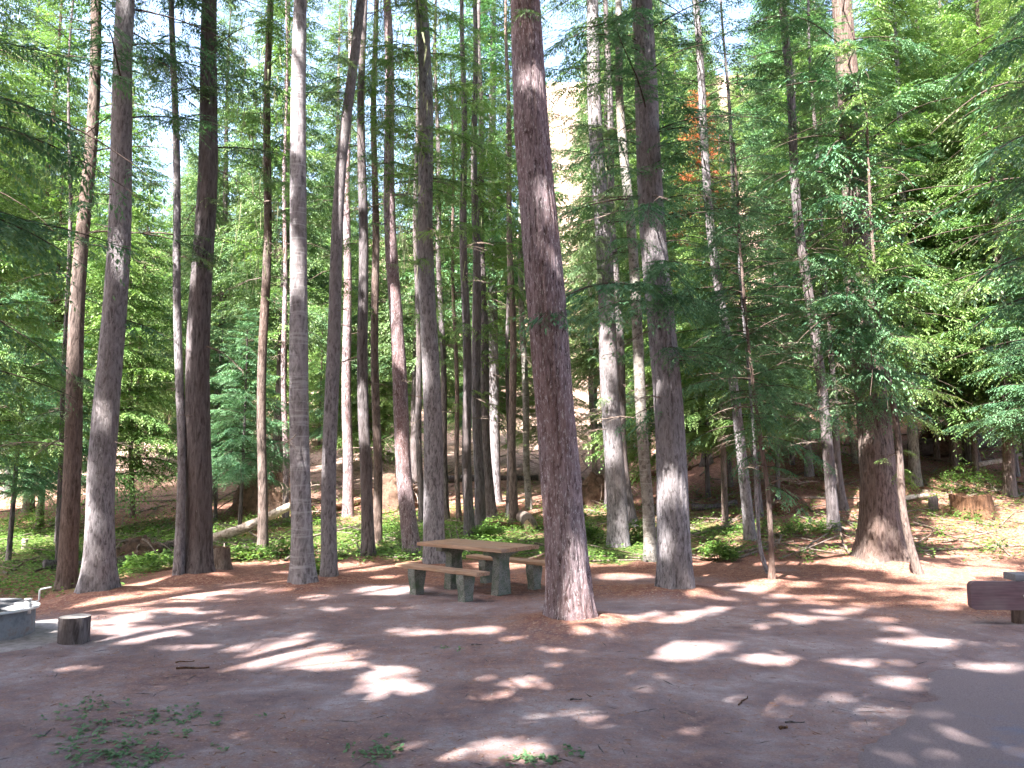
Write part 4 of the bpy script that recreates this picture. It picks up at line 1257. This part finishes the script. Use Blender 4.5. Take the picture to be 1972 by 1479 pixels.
# ------------------------------------------------------------------ low plants
def plants(name, centres, mat, leaf=(0.03, 0.06), hgt=(0.06, 0.22), nleaf=9, seed=0, kind='stuff', upright=0.5):
    r = np.random.default_rng(seed)
    n = len(centres)
    m = n * nleaf
    c = np.repeat(np.asarray(centres), nleaf, axis=0)
    a = r.uniform(0, 2 * math.pi, m)
    hh = r.uniform(*hgt, m)
    rad_ = hh * r.uniform(0.1, 0.9, m)
    p = c + np.c_[np.cos(a) * rad_, np.sin(a) * rad_, hh * r.uniform(.3, 1, m)]
    l, w = r.uniform(*leaf, m), r.uniform(*leaf, m) * 0.62
    el = r.uniform(-.5, upright, m)
    d = np.c_[np.cos(a) * np.cos(el), np.sin(a) * np.cos(el), np.sin(el)]
    s = np.c_[-np.sin(a), np.cos(a), r.uniform(-.4, .4, m)]
    V = np.stack([p, p + d * (l * .45)[:, None] + s * (w * .5)[:, None], p + d * l[:, None], p + d * (l * .45)[:, None] - s * (w * .5)[:, None]], 1).reshape(-1, 3)
    var = np.repeat(r.uniform(.1, .9, m), 4)
    return V, np.arange(m * 4).reshape(-1, 4), var


cand = np.c_[rng.uniform(-22, 24, 60000), rng.uniform(14, 36, 60000)]
w = moss_w(cand[:, 0], cand[:, 1]) * 1.3 + 0.10 * sstep(17, 19, cand[:, 1])
w = w * (0.35 + 0.9 * sstep(-.2, .35, fbm(cand[:, 0] * .6, cand[:, 1] * .6, seed=60)))
cand = cand[rng.random(len(cand)) < np.clip(w, 0, 1) * 0.8]
cand = np.c_[cand, ground_h(cand[:, 0], cand[:, 1])]
up = np.c_[rng.uniform(-60, 60, 40000), rng.uniform(30, 80, 40000)]
up = up[rng.random(len(up)) < 0.8 * sstep(.18, .5, fbm(up[:, 0] * .45, up[:, 1] * .45, seed=66, octs=2))]
cand = np.concatenate([cand, np.c_[up, ground_h(up[:, 0], up[:, 1])]])
V, Q, var = plants('ground_cover', cand, None, (0.05, 0.11), (0.05, 0.30), 8, 61)
tag(mesh_from('ground_cover', V, [Q], M['herb'], None, False, None, {'var': var}, 'stuff'), 'low leafy green plants covering the forest floor behind the clearing', 'ground cover')

# patches of weeds in the foreground
WEED = [((330, 1385), 75, 22, 'spreading patch of green weeds on the dirt, upper right of the left weeds', 49), ((160, 1410), 60, 30, 'loose patch of green weeds on the dirt beneath the sawn log seat', 42),
        ((240, 1455), 80, 18, 'thick green weeds at the very bottom edge on the left', 62), ((180, 1356), 22, 8, 'tiny tuft of weeds above the loose weed patch', 9),
        ((735, 1452), 50, 10, 'grassy weeds at the bottom edge left of centre beside a sunlit patch', 28), ((1020, 1462), 45, 9, 'small weeds at the bottom edge right of the sunlit patches', 23),
        ((880, 1250), 14, 3, 'few tiny weeds on bare dirt in the middle of the clearing', 4), ((1100, 1452), 18, 5, 'little weed sprout at the bottom edge below the huge trunk', 5)]
for i, ((px, py), rx, ry, label, n) in enumerate(WEED):
    c = []
    for k in range(n):
        g = ground_at(px + rx * rng.normal() * .8, min(1500, py + ry * rng.normal() * .9))
        c.append(g)
    V, Q, var = plants('weed_patch', c, None, (0.025, 0.06), (0.008, 0.035), 6, 70 + i, upright=0.45)
    o = np.array([np.mean([q[0] for q in c]), np.mean([q[1] for q in c]), np.mean([q[2] for q in c])])
    w_ = mesh_from('weed_patch', V - o, [Q], M['weed'], None, False, None, {'var': var}, 'stuff')
    w_.location = o
    tag(w_, label, 'weeds', 'weed patches on the dirt')

# litter: needles, twigs and pebbles
def scatter_chips(n, size, flat, region, seed, wfun=None):
    r = np.random.default_rng(seed)
    x = r.uniform(region[0], region[1], n)
    y = region[2] + (region[3] - region[2]) * r.random(n) ** 1.5
    k = np.abs(x) < 0.75 * y + 1
    if wfun is not None:
        k &= r.random(n) < wfun(x, y)
    x, y = x[k], y[k]
    n = len(x)
    z = ground_h(x, y) + 0.004
    a = r.uniform(0, 6.28, n)
    l = r.uniform(size[0], size[1], n)
    wd = l * r.uniform(flat[0], flat[1], n)
    h = wd * r.uniform(.3, .8, n)
    ca, sa = np.cos(a), np.sin(a)
    base = np.array([(-.5, 0, .25), (0, .5, .2), (.5, 0, .25), (0, -.5, .2), (0.05, 0, 1.0)])
    P = np.empty((n, 5, 3))
    for i, (bx, by, bz) in enumerate(base):
        X, Y = bx * l, by * wd
        P[:, i, 0] = x + X * ca - Y * sa
        P[:, i, 1] = y + X * sa + Y * ca
        P[:, i, 2] = z + bz * h - 0.002
    T = np.array([(0, 1, 4), (1, 2, 4), (2, 3, 4), (3, 0, 4)])
    T = (T[None] + (np.arange(n) * 5)[:, None, None]).reshape(-1, 3)
    return P.reshape(-1, 3), T


V, T = scatter_chips(52000, (0.02, 0.09), (0.05, 0.14), (-14, 14, 4, 24), 81, lambda x, y: 0.18 + 0.82 * duff_w(x, y))
tag(mesh_from('needle_litter', V, [T], M['litter'], None, False, None, None, 'stuff'), 'reddish fallen needles and bits of bark strewn over the ground', 'litter')
V, T = scatter_chips(3200, (0.07, 0.26), (0.03, 0.07), (-13, 13, 4, 20), 85, lambda x, y: 0.25 + 0.75 * duff_w(x, y))
tag(mesh_from('fallen_twigs', V, [T], M['bark_dark'], None, False, None, None, 'stuff'), 'small dark twigs fallen on the dirt and needles', 'twigs')
V, T = scatter_chips(13000, (0.008, 0.028), (0.6, 1.0), (-12, 12, 4, 16), 82)
tag(mesh_from('pebbles', V, [T], M['pebble'], None, False, None, None, 'stuff'), 'small stones and grit strewn over the bare dirt', 'pebbles')


def slope_debris(n, seed):
    r = np.random.default_rng(seed)
    b = MB()
    for k in range(n):
        y = 18 + 58 * r.random() ** 1.2
        x = r.uniform(-.75, .75) * y
        l, a = r.uniform(.3, 2.4), r.uniform(0, math.pi)
        p = np.array([x, y, 0])
        e = np.array([math.cos(a), math.sin(a), 0]) * l
        pts = [p, p + e * .5, p + e]
        lift = r.uniform(0, .35) * r.random()
        pts = [(q[0] + r.uniform(-.06, .06), q[1] + r.uniform(-.06, .06), float(ground_h(q[0], q[1])) + .02 + lift * i / 2) for i, q in enumerate(pts)]
        rr = r.uniform(.008, .035)
        b.tube(pts, [rr, rr * .8, rr * .4], 5, False)
    return b


tag(slope_debris(2600, 83).build('fallen_branches', M['dead_wood'], None, True, 'stuff'), 'dead fallen branches strewn over the forest slope behind the clearing', 'branches')


def stick(px, py, length, ang, rad_, label, group='sticks lying on the dirt', mat='dead_wood'):
    g = ground_at(px, py)
    b = MB()
    n = 6
    pts = []
    for i in range(n):
        s = (i / (n - 1) - .5) * length
        x, y = s * math.cos(ang), s * math.sin(ang)
        pts.append((x + .01 * math.sin(i * 2.1), y, float(ground_h(g[0] + x, g[1] + y)) - g[2] + rad_ * 0.8 + 0.006 * math.sin(i * 1.3)))
    b.tube(pts, np.linspace(rad_, rad_ * .6, n), 6)
    o = b.build('stick', M[mat], None, True)
    o.location = g
    tag(o, label, 'stick', group)


stick(1432, 1350, .30, 1.0, .008, 'slanted stick lying across a bright sunlit patch on the right', mat='rotten')
stick(1532, 1392, .18, .1, .008, 'short dark stick on shaded dirt right of the slanted stick', mat='bark_dark')
stick(372, 1288, .34, .15, .012, 'reddish stick, lower of two on the dirt left of the large sunlit patch', mat='rotten')
stick(357, 1275, .20, .35, .008, 'reddish stick, upper of two on the dirt left of the large sunlit patch', mat='rotten')
stick(1509, 1403, .09, .5, .014, 'reddish chip of bark on the dirt beside a short dark stick', mat='rotten')
stick(1110, 1348, .12, .2, .009, 'small brown twig on the dirt between two rows of sun patches', mat='bark_dark')
stick(918, 1242, .14, .3, .008, 'tiny dark twig on the dirt in front of the table', mat='bark_dark')

# ------------------------------------------------------------------ picnic table
U2 = np.array([-0.76, 0.65])
rzt = math.atan2(U2[1], U2[0])
tc = (-0.60, 13.93)
tz = float(ground_h(*tc))
table = empty('picnic_table', (tc[0], tc[1], tz), 'wooden topped picnic table on two mossy concrete pedestals behind the huge trunk', 'picnic table', None, rzt)
# in local space x runs along the table (far end +x), y to its left
LT, WT = 1.95, 0.98
npl = 5
pw = WT / npl
for k in range(npl):
    b = MB()
    b.box((0.0, -WT / 2 + pw * (k + .5), 0.765), (LT + random.uniform(-.02, .02), pw - 0.012, 0.062), sub=(14, 1, 1), ch=0.008, jitter=0.004)
    b.build('tabletop_plank', M['plank'], table)


def pedestal(x, wt, wb, h, t0, t1, arm=None):
    """slab pedestal in the y-z plane, thickness along x; returns a mesh builder"""
    prof = [(-wb / 2, -0.15), (wb / 2, -0.15), (wb / 2, 0.0), (wb / 2 * .93, h * .25), (wt / 2, h * .74)]
    if arm:
        prof += [(wt / 2 * 1.12, h * .82), (arm / 2 * .55, h * .87), (arm / 2, h * .90), (arm / 2, h), (-arm / 2, h), (-arm / 2, h * .90), (-arm / 2 * .55, h * .87), (-wt / 2 * 1.12, h * .82)]
    else:
        prof += [(wt / 2, h), (-wt / 2, h)]
    prof += [(-wt / 2, h * .74), (-wb / 2 * .93, h * .25), (-wb / 2, 0.0)]
    p = np.array(prof)
    n = len(p)
    c = p.copy()
    V = []
    for (xo, s) in ((-1, .94), (-.86, 1.0), (.86, 1.0), (1, .94)):
        tt = t0 + (t1 - t0) * np.clip(p[:, 1] / h, 0, 1)
        V.append(np.c_[x + xo * tt / 2, p[:, 0] * s, p[:, 1]])
    V = np.concatenate(V)
    V[:, :2] += 0.006 * np.c_[fbm(V[:, 1] * 9, V[:, 2] * 9, seed=2), fbm(V[:, 0] * 9, V[:, 2] * 9, seed=4)]
    Q = []
    for r_ in range(3):
        for i in range(n):
            k = (i + 1) % n
            Q.append((r_ * n + i, r_ * n + k, (r_ + 1) * n + k, (r_ + 1) * n + i))
    b = MB()
    b.add(V, Q)
    me = b
    return me, n


def cap_ngon(o, n):
    """close both faces of a pedestal with polygons"""
    import bmesh
    bm = bmesh.new()
    bm.from_mesh(o.data)
    bm.verts.ensure_lookup_table()
    bm.faces.new([bm.verts[i] for i in range(n)])
    bm.faces.new([bm.verts[3 * n + i] for i in reversed(range(n))])
    bmesh.ops.recalc_face_normals(bm, faces=bm.faces)
    bm.to_mesh(o.data)
    bm.free()


for sx in (-1, 1):
    b, n = pedestal(sx * 0.55, 0.25, 0.33, 0.733, 0.17, 0.15, 0.74)
    o = b.build('pedestal', M['concrete'], table)
    cap_ngon(o, n)
    bb = MB()
    for k in range(npl):
        y = -WT / 2 + pw * (k + .5)
        bb.tube([(sx * .55, y, .797), (sx * .55, y, .800)], [.012, .009], 8)
    bb.build('bolt', M['steel'], table, True)
BL = 1.9
for sgn, lab in ((1, 'near picnic bench with worn orange brown plank on two tapered concrete legs'), (-1, 'far picnic bench on the other side of the table, partly hidden by the huge trunk')):
    off = np.array([-U2[1], U2[0]]) * sgn * 0.86
    bc = (tc[0] + off[0], tc[1] + off[1])
    root = empty('picnic_bench', (bc[0], bc[1], float(ground_h(*bc))), lab, 'bench', 'picnic benches at the table', rzt)
    for k in (-1, 1):
        b = MB()
        b.box((0, k * 0.073, 0.448), (BL + random.uniform(-.015, .015), 0.138, 0.058), sub=(14, 1, 1), ch=0.009, jitter=0.004)
        b.build('seat_plank', M['plank'], root)
    for sx in (-1, 1):
        b, n = pedestal(sx * 0.56, 0.27, 0.20, 0.418, 0.15, 0.17)
        o = b.build('leg', M['concrete'], root)
        cap_ngon(o, n)

# ------------------------------------------------------------------ fire ring with grate and crank
fc = ground_at(-30, 1226)
fire = empty('fire_ring', fc, 'sooty steel fire ring with a flanged rim, grate and crank handle at the left edge', 'fire ring')
th = np.linspace(0, 2 * math.pi, 49)
ro_, hh = 0.54, 0.33


def lathe(prof, seg=48):
    p = np.array(prof)
    n = len(p)
    t = np.linspace(0, 2 * math.pi, seg, endpoint=False)
    V = np.stack([np.cos(t)[:, None] * p[None, :, 0], np.sin(t)[:, None] * p[None, :, 0], np.broadcast_to(p[None, :, 1], (seg, n))], -1).reshape(-1, 3)
    Q = []
    for i in range(seg):
        j = (i + 1) % seg
        for k in range(n - 1):
            Q.append((i * n + k, j * n + k, j * n + k + 1, i * n + k + 1))
    return V, Q


b = MB()
b.add(*lathe([(ro_, -.1), (ro_, hh), (ro_ - .012, hh), (ro_ - .012, -.1)]))
b.build('ring_wall', M['steel'], fire, True)
b = MB()
b.add(*lathe([(ro_ - .015, hh + .002), (ro_ + .045, hh + .002), (ro_ + .05, hh + .014), (ro_ + .045, hh + .026), (ro_ - .015, hh + .026), (ro_ - .015, hh + .002)]))
b.build('rim', M['steel_bright'], fire, True)
b = MB()
for k in range(13):
    y = -.40 + k * .8 / 12
    x = math.sqrt(max(0, .47 ** 2 - y * y))
    b.tube([(-x, y, hh + .07), (x * .8, y, hh + .07)], .007, 6)
b.tube([(.34, -.34, hh + .07), (.34, .34, hh + .07)], .011, 6)
b.tube([(-.28, -.36, hh + .07), (-.28, .36, hh + .07)], .011, 6)
b.build('grate', M['steel'], fire, True)
b = MB()
b.tube([(ro_ - .02, 0, hh - .05), (ro_ - .02, 0, hh + .12)], .036, 12)
b.tube([(ro_ - .02, 0, hh + .12), (ro_ - .02, 0, hh + .135)], .045, 12)
b.build('post', M['steel_bright'], fire, True)
b = MB()
b.tube([(.34, 0, hh + .07), (ro_, 0, hh + .085), (ro_ + .10, 0, hh + .10), (ro_ + .115, 0, hh + .125), (ro_ + .115, 0, hh + .23), (ro_ + .13, 0, hh + .25), (ro_ + .26, 0, hh + .275)], .011, 8)
b.build('crank_handle', M['steel_bright'], fire, True)
# pale sand and ash round the ring
pid_ = []
kr, sg = 14, 64
rr = np.linspace(0.0, 1, kr)
t = np.linspace(0, 2 * math.pi, sg, endpoint=False)
RR, TT = np.meshgrid(rr, t, indexing='ij')
rad_o = 1.15 + .22 * fbm(np.cos(TT) * 1.6, np.sin(TT) * 1.6, seed=14)
AX, AY = fc[0] + RR * rad_o * np.cos(TT), fc[1] + RR * rad_o * np.sin(TT)
AZ = ground_h(AX, AY) + 0.022 * (1 - RR ** 2) - 0.008 * (RR > .95) + 0.004
I = np.arange(kr * sg).reshape(kr, sg)
J = np.roll(I, -1, 1)
Qa = np.stack([I[:-1], I[1:], J[1:], J[:-1]], -1).reshape(-1, 4)
mesh_from('ash_ground', np.c_[AX.ravel(), AY.ravel(), AZ.ravel()], [Qa], M['ash'], kind='structure')

# ------------------------------------------------------------------ stumps and logs
def stump(base, r, h, flare, mat, top, label, name='stump', rough=0.03, ragged=0.0, seed=1, lobes=5, cat='stump'):
    root = empty(name, base, label, cat, None)
    seg, nr = 36, 16
    t = np.linspace(0, 2 * math.pi, seg, endpoint=False)
    z = np.linspace(-0.12, h, nr)
    Z, TH = np.meshgrid(z, t, indexing='ij')
    topz = ragged * (0.5 + fbm(np.cos(t) * 2.5 + seed, np.sin(t) * 2.5, seed=seed, octs=3))
    Z2 = np.where(Z > 0, Z * (1 + topz[None] / h), Z)
    rr = r * (1 + flare * np.exp(-np.maximum(Z, -.05) / (h * .35)) * (.6 + .4 * np.cos(lobes * TH + seed)))
    rr = rr * (1 + rough * fbm(np.cos(TH) * 4 + seed, np.sin(TH) * 4, Z * 1.5, seed=seed) * 2)
    V = np.stack([rr * np.cos(TH), rr * np.sin(TH), Z2], -1).reshape(-1, 3)
    I = np.arange(nr * seg).reshape(nr, seg)
    J = np.roll(I, -1, 1)
    mesh_from('bark', V, [np.stack([I[:-1], J[:-1], J[1:], I[1:]], -1).reshape(-1, 4)], mat, root, True)
    rim = np.c_[rr[-1] * np.cos(t), rr[-1] * np.sin(t), Z2[-1] - .002]
    inner = rim * np.array([.5, .5, 1]) - np.array([0, 0, ragged * .4])
    V = np.concatenate([rim, inner, [[0, 0, inner[:, 2].mean()]]])
    a, bq = np.arange(seg), np.roll(np.arange(seg), -1)
    mesh_from('cut_top', V, [np.stack([a, bq, bq + seg, a + seg], -1), np.stack([a + seg, bq + seg, np.full(seg, 2 * seg)], -1)], top, root, ragged > 0)
    return root


g = ground_at(142, 1236)
stump(g, 27 * g[1] / F, 47 * g[1] / F, 0.0, M['bark_dark'], M['cut_pale'], 'sawn round of log standing on end as a seat beside the fire ring', 'log_seat', .03, 0, 3, cat='log seat')
g = ground_at(424, 1098)
stump(g, 17 * g[1] / F, 40 * g[1] / F, .5, M['dead_wood'], M['rotten'], 'low weathered stump with flared foot, right of the thick dark trunk', 'stump', .05, .05, 5)
g = ground_at(1872, 992)
stump(g, 33 * g[1] / F, 34 * g[1] / F, .35, M['rotten'], M['rotten'], 'broad red brown rotten stump on the sunlit bank at the right', 'stump', .12, .12, 8, 6)
g = ground_at(1798, 983)
stump(g, 8 * g[1] / F, 22 * g[1] / F, .2, M['bark_dark'], M['bark_dark'], 'small dark stump left of the red brown rotten stump', 'stump', .1, .08, 11)
g = ground_at(47, 1057)
stump(g, 5 * g[1] / F, 18 * g[1] / F, .05, M['white_log'], M['cut_pale'], 'little pale cut stump on the left, beyond the fire ring', 'stump', .05, .02, 12)
g = ground_at(1512, 988)
stump(g, 16 * g[1] / F, 16 * g[1] / F, .6, M['rotten'], M['mound'], 'crumbling brown stump in the mossy ground on the right', 'stump', .2, .12, 15, 4)


def log(p0, p1, r0, r1, mat, label, cut=None, seed=1, name='fallen_log', stubs=4, cat='log'):
    """p0, p1 world points of its two ends (centre line)"""
    p0, p1 = np.asarray(p0, float), np.asarray(p1, float)
    root = empty(name, p0, label, cat, 'logs lying behind the clearing')
    n = 22
    s = np.linspace(0, 1, n)[:, None]
    pts = (p1 - p0) * s
    pts[:, 2] += 0.05 * np.sin(s[:, 0] * 5 + seed)
    pts[:, 0] += 0.04 * np.sin(s[:, 0] * 7 + seed)
    b = MB()
    b.tube(pts, np.linspace(r0, r1, n), 14, True, .12, seed)
    b.build('log_bark', mat, root, True)
    if cut is not None:
        d = (p1 - p0) / np.linalg.norm(p1 - p0)
        b = MB()
        b.tube([pts[0] - d * 0.006, pts[0] - d * 0.002], [r0 * .93, r0 * .95], 16)
        b.build('cut_end', cut, root)
    r = random.Random(seed)
    for k in range(stubs):
        q = pts[r.randrange(2, n - 1)]
        dead_branch(root, tuple(q), r.uniform(0, 6.28), r.uniform(.2, 1.2), r.uniform(.4, 1.0), r.randrange(5))
    return root


def gp(px, py, r=0.0):
    p = ground_at(px, py)
    return p + np.array([0, 0, r])


log(gp(398, 1052, .14), at_depth(560, 978, 21.5), .15, .10, M['white_log'], 'pale fallen log propped up to the right, behind the low weathered stump', M['cut_pale'], 3)
log(gp(222, 1092, .13), gp(352, 1058, .16), .13, .09, M['bark_brown'], 'brown log lying among plants behind the sunlit grey trunk', None, 4, stubs=7)
log(gp(1022, 1024, .20), gp(992, 1002, .20), .20, .19, M['dead_wood'], 'short sawn log with its cut end facing the camera, behind the table', M['cut_end'], 6, stubs=1)
log(gp(935, 1022, .11), gp(1003, 1016, .11), .11, .10, M['rotten'], 'low red log left of the short sawn log', None, 7, stubs=2)
log(gp(1880, 905, .10), gp(1990, 874, .12), .10, .08, M['white_log'], 'pale thin log on the slope at the right edge', None, 8)
log(gp(1760, 880, .3), gp(1990, 850, .3), .32, .28, M['bark_dark'], 'thick dark log on the slope behind the dark upslope trunk', None, 9, stubs=6)
log(gp(1655, 975, .08), gp(1790, 962, .08), .08, .06, M['white_log'], 'thin pale stick like log behind the thick brown trunk', None, 10, stubs=1)
log(gp(1215, 930, .12), gp(1330, 905, .12), .14, .10, M['rotten'], 'dark red log on the slope behind the stout grey trunk', None, 12, stubs=5)
log(gp(850, 930, .14), gp(1035, 925, .14), .16, .13, M['bark_dark'], 'long dark log across the slope behind the trunk cluster', None, 13, stubs=6)
log(gp(80, 1100, .10), gp(165, 1092, .10), .11, .08, M['bark_dark'], 'short dark log on the mossy ground at the left', None, 14, stubs=2)
log(gp(1330, 985, .10), gp(1420, 975, .10), .12, .08, M['bark_dark'], 'dark log sunk in moss right of the stout grey trunk', None, 15, stubs=2)
log(gp(640, 985, .12), gp(760, 955, .12), .13, .09, M['rotten'], 'reddish log among brush behind the dark slim trunk', None, 16, stubs=9)


def root_mound(px, py, wpx, hpx, label, seed, mat='mound'):
    g = ground_at(px, py)
    sx, sz = wpx * g[1] / F / 2, hpx * g[1] / F
    root = empty('root_wad', g, label, 'root wad')
    r = random.Random(seed)
    nu, nv = 40, 18
    u = np.linspace(0, 2 * math.pi, nu, endpoint=False)
    v = np.linspace(0, math.pi / 2, nv)
    Vv, Uu = np.meshgrid(v, u, indexing='ij')
    k = 1 + .32 * fbm(np.cos(Uu) * 2 + seed, np.sin(Uu) * 2, Vv * 3, seed=seed, octs=4)
    V = np.stack([sx * np.cos(Uu) * np.cos(Vv) * k, sx * .7 * np.sin(Uu) * np.cos(Vv) * k, sz * np.sin(Vv) * k - .1], -1).reshape(-1, 3)
    I = np.arange(nu * nv).reshape(nv, nu)
    J = np.roll(I, -1, 1)
    mesh_from('soil', V, [np.stack([I[:-1], J[:-1], J[1:], I[1:]], -1).reshape(-1, 4)], M[mat], root, True)
    for i in range(9):
        a = r.uniform(0, 6.28)
        p = np.array([sx * .7 * math.cos(a), -abs(sx * .5 * math.sin(a)), sz * r.uniform(.4, .9)])
        pts = [p]
        d = np.array([math.cos(a), -.5, r.uniform(-.1, .9)])
        for s in range(7):
            d = d + np.array([r.uniform(-.3, .3), r.uniform(-.3, .3), -.22])
            pts.append(pts[-1] + d * sx * .16)
        b = MB()
        b.tube(pts, np.linspace(.03, .006, 8), 6)
        b.build('root', M['dead_wood'], root, True)
    return root


root_mound(1152, 975, 90, 62, 'dark upturned root mound right of the huge red trunk', 3)
root_mound(268, 1082, 95, 50, 'tangle of roots and brush behind the sunlit grey trunk', 5)
root_mound(1815, 872, 90, 55, 'dark root mound on the slope left of the dark upslope trunk', 7)
root_mound(525, 985, 150, 75, 'dark brush mound in deep shade left of the pale ringed trunk', 9)
root_mound(760, 975, 110, 60, 'brown brush mound behind the leaning red trunk', 11)

# low bushes
def bush(px, py, wpx, hpx, label, mat='herb', seed=0, n=130):
    g = ground_at(px, py)
    r = np.random.default_rng(seed)
    sx, sz = wpx * g[1] / F / 2, hpx * g[1] / F
    a = r.uniform(0, 6.28, n)
    q = np.sqrt(r.random(n))
    c = np.c_[sx * q * np.cos(a), sx * .7 * q * np.sin(a), r.uniform(0.05, 1, n) * sz * (1 - .5 * q)]
    root = empty('bush', g, label, 'bush', 'leafy bushes at the edge of the clearing')
    V, Q, var = plants('foliage', c, None, (.05, .11), (.04, .14), 9, seed, upright=.7)
    mesh_from('foliage', V, [Q], M[mat], root, False, None, {'var': var})
    b = MB()
    for k in range(9):
        e = c[k]
        b.tube([(e[0] * .1, e[1] * .1, -.05), tuple(e * .6 + np.array([0, 0, .03])), tuple(e)], [.009, .006, .003], 4, False)
    b.build('stem', M['dead_wood'], root)


bush(940, 1040, 60, 36, 'bright green bush just above the tabletop of the picnic table', seed=1)
bush(1130, 1050, 60, 50, 'green bush right of the huge red trunk, beside the furrowed grey trunk', seed=2)
bush(1232, 1050, 50, 55, 'green bush between the furrowed grey trunk and the mottled slim trunk', seed=3)
bush(1870, 950, 110, 60, 'leafy bush growing on top of the red brown rotten stump', seed=4)
bush(612, 1112, 24, 38, 'small light green bush between the pale ringed trunk and the curved trunk', seed=5, n=50)
bush(1385, 1080, 70, 34, 'low sunlit bush right of the stout grey trunk', seed=6)
bush(560, 1070, 90, 30, 'green bush behind the pale ringed trunk', seed=7)
bush(480, 1078, 90, 28, 'yellow green sunlit bush right of the low weathered stump', seed=8)
bush(300, 1098, 110, 36, 'mossy green bush between the sunlit grey trunk and the slim pole', seed=9)
bush(60, 1030, 120, 60, 'green bush at the left edge beyond the fire ring', seed=10)
bush(1560, 1030, 120, 34, 'green bush left of the leaning dark trunk on the right', seed=11)

# ------------------------------------------------------------------ low board barrier at the right edge
g0 = ground_at(1962, 1202)
Yb = g0[1]
pl = at_depth(1866, 1146, Yb)
wl = 1.9
hb = 52 * Yb / F
barr = empty('wooden_barrier', (pl[0], Yb, g0[2]), 'low dark purple brown board barrier with grey top rail at the right edge', 'barrier', None, R(-3))
zc_ = pl[2] - g0[2]
rc = 0.075
prof = []
for (cx, cz, a0) in ((rc, zc_ - hb / 2 + rc, 180), (wl - .02, zc_ - hb / 2 + .02, 270), (wl - .02, zc_ + hb / 2 - .02, 0), (rc, zc_ + hb / 2 - rc, 90)):
    rad_c = rc if cx == rc else .02
    for k in range(6):
        a = R(a0 + 18 * k)
        prof.append((cx + rad_c * math.cos(a), cz + rad_c * math.sin(a)))
b = MB()
b.prism(prof, -.05, .05)
b.build('board', M['plank_purple'], barr)
for xx_ in (.70, 1.6):
    b = MB()
    b.tube([(xx_, .14, -.3), (xx_, .14, zc_ + hb / 2 - .02)], [.085, .08], 14)
    b.build('post', M['bark_brown'], barr, True)
    b = MB()
    b.tube([(xx_ - .0, -.05, zc_), (xx_ - .0, -.066, zc_)], [.022, .016], 10)
    b.build('bolt', M['steel_bright'], barr, True)
b = MB()
b.box((1.36, .16, zc_ + hb / 2 + .045), (1.46, .30, .09), sub=(6, 1, 1), ch=.012, jitter=.003)
b.build('top_rail', M['plank_grey'], barr)

# ------------------------------------------------------------------ light, sky, camera
wd = bpy.data.worlds.new('World')
scene.world = wd
wd.use_nodes = True
nt = wd.node_tree
nt.nodes.clear()
sky = nt.nodes.new('ShaderNodeTexSky')
sky.sky_type = 'NISHITA'
sky.sun_disc = False
sky.sun_elevation = SUN_EL
sky.sun_rotation = SUN_AZ
sky.air_density = 1.0
sky.dust_density = 5.0
sky.ozone_density = 1.0
bg = nt.nodes.new('ShaderNodeBackground')
bg.inputs['Strength'].default_value = 0.13
wo = nt.nodes.new('ShaderNodeOutputWorld')
nt.links.new(sky.outputs[0], bg.inputs['Color'])
nt.links.new(bg.outputs[0], wo.inputs['Surface'])

sl = bpy.data.lights.new('sun', 'SUN')
sl.energy = 4.7
sl.angle = R(0.6)
sl.color = (1.0, 0.95, 0.88)
so = bpy.data.objects.new('sun', sl)
COL.objects.link(so)
so.location = (SUN * 60).tolist()
so.rotation_euler = Vector((-SUN).tolist()).to_track_quat('-Z', 'Y').to_euler()

cam = bpy.data.cameras.new('camera')
cam.sensor_width = 36
cam.lens = 36 * F / IW
cam.clip_end = 1000
co = bpy.data.objects.new('camera', cam)
COL.objects.link(co)
co.location = (0, 0, CAMZ)
co.rotation_euler = (math.pi / 2 + PITCH, 0, 0)
scene.camera = co

scene.view_settings.view_transform = 'Standard'
scene.view_settings.look = 'None'
scene.view_settings.exposure = 3.1
scene.view_settings.gamma = 1.0
scene.render.engine = 'CYCLES'
c = scene.cycles
c.max_bounces = 6
c.diffuse_bounces = 4
c.glossy_bounces = 2
c.transmission_bounces = 4
c.transparent_max_bounces = 4
c.sample_clamp_indirect = 6.0
c.use_denoising = True
c.use_adaptive_sampling = True
c.adaptive_threshold = 0.02
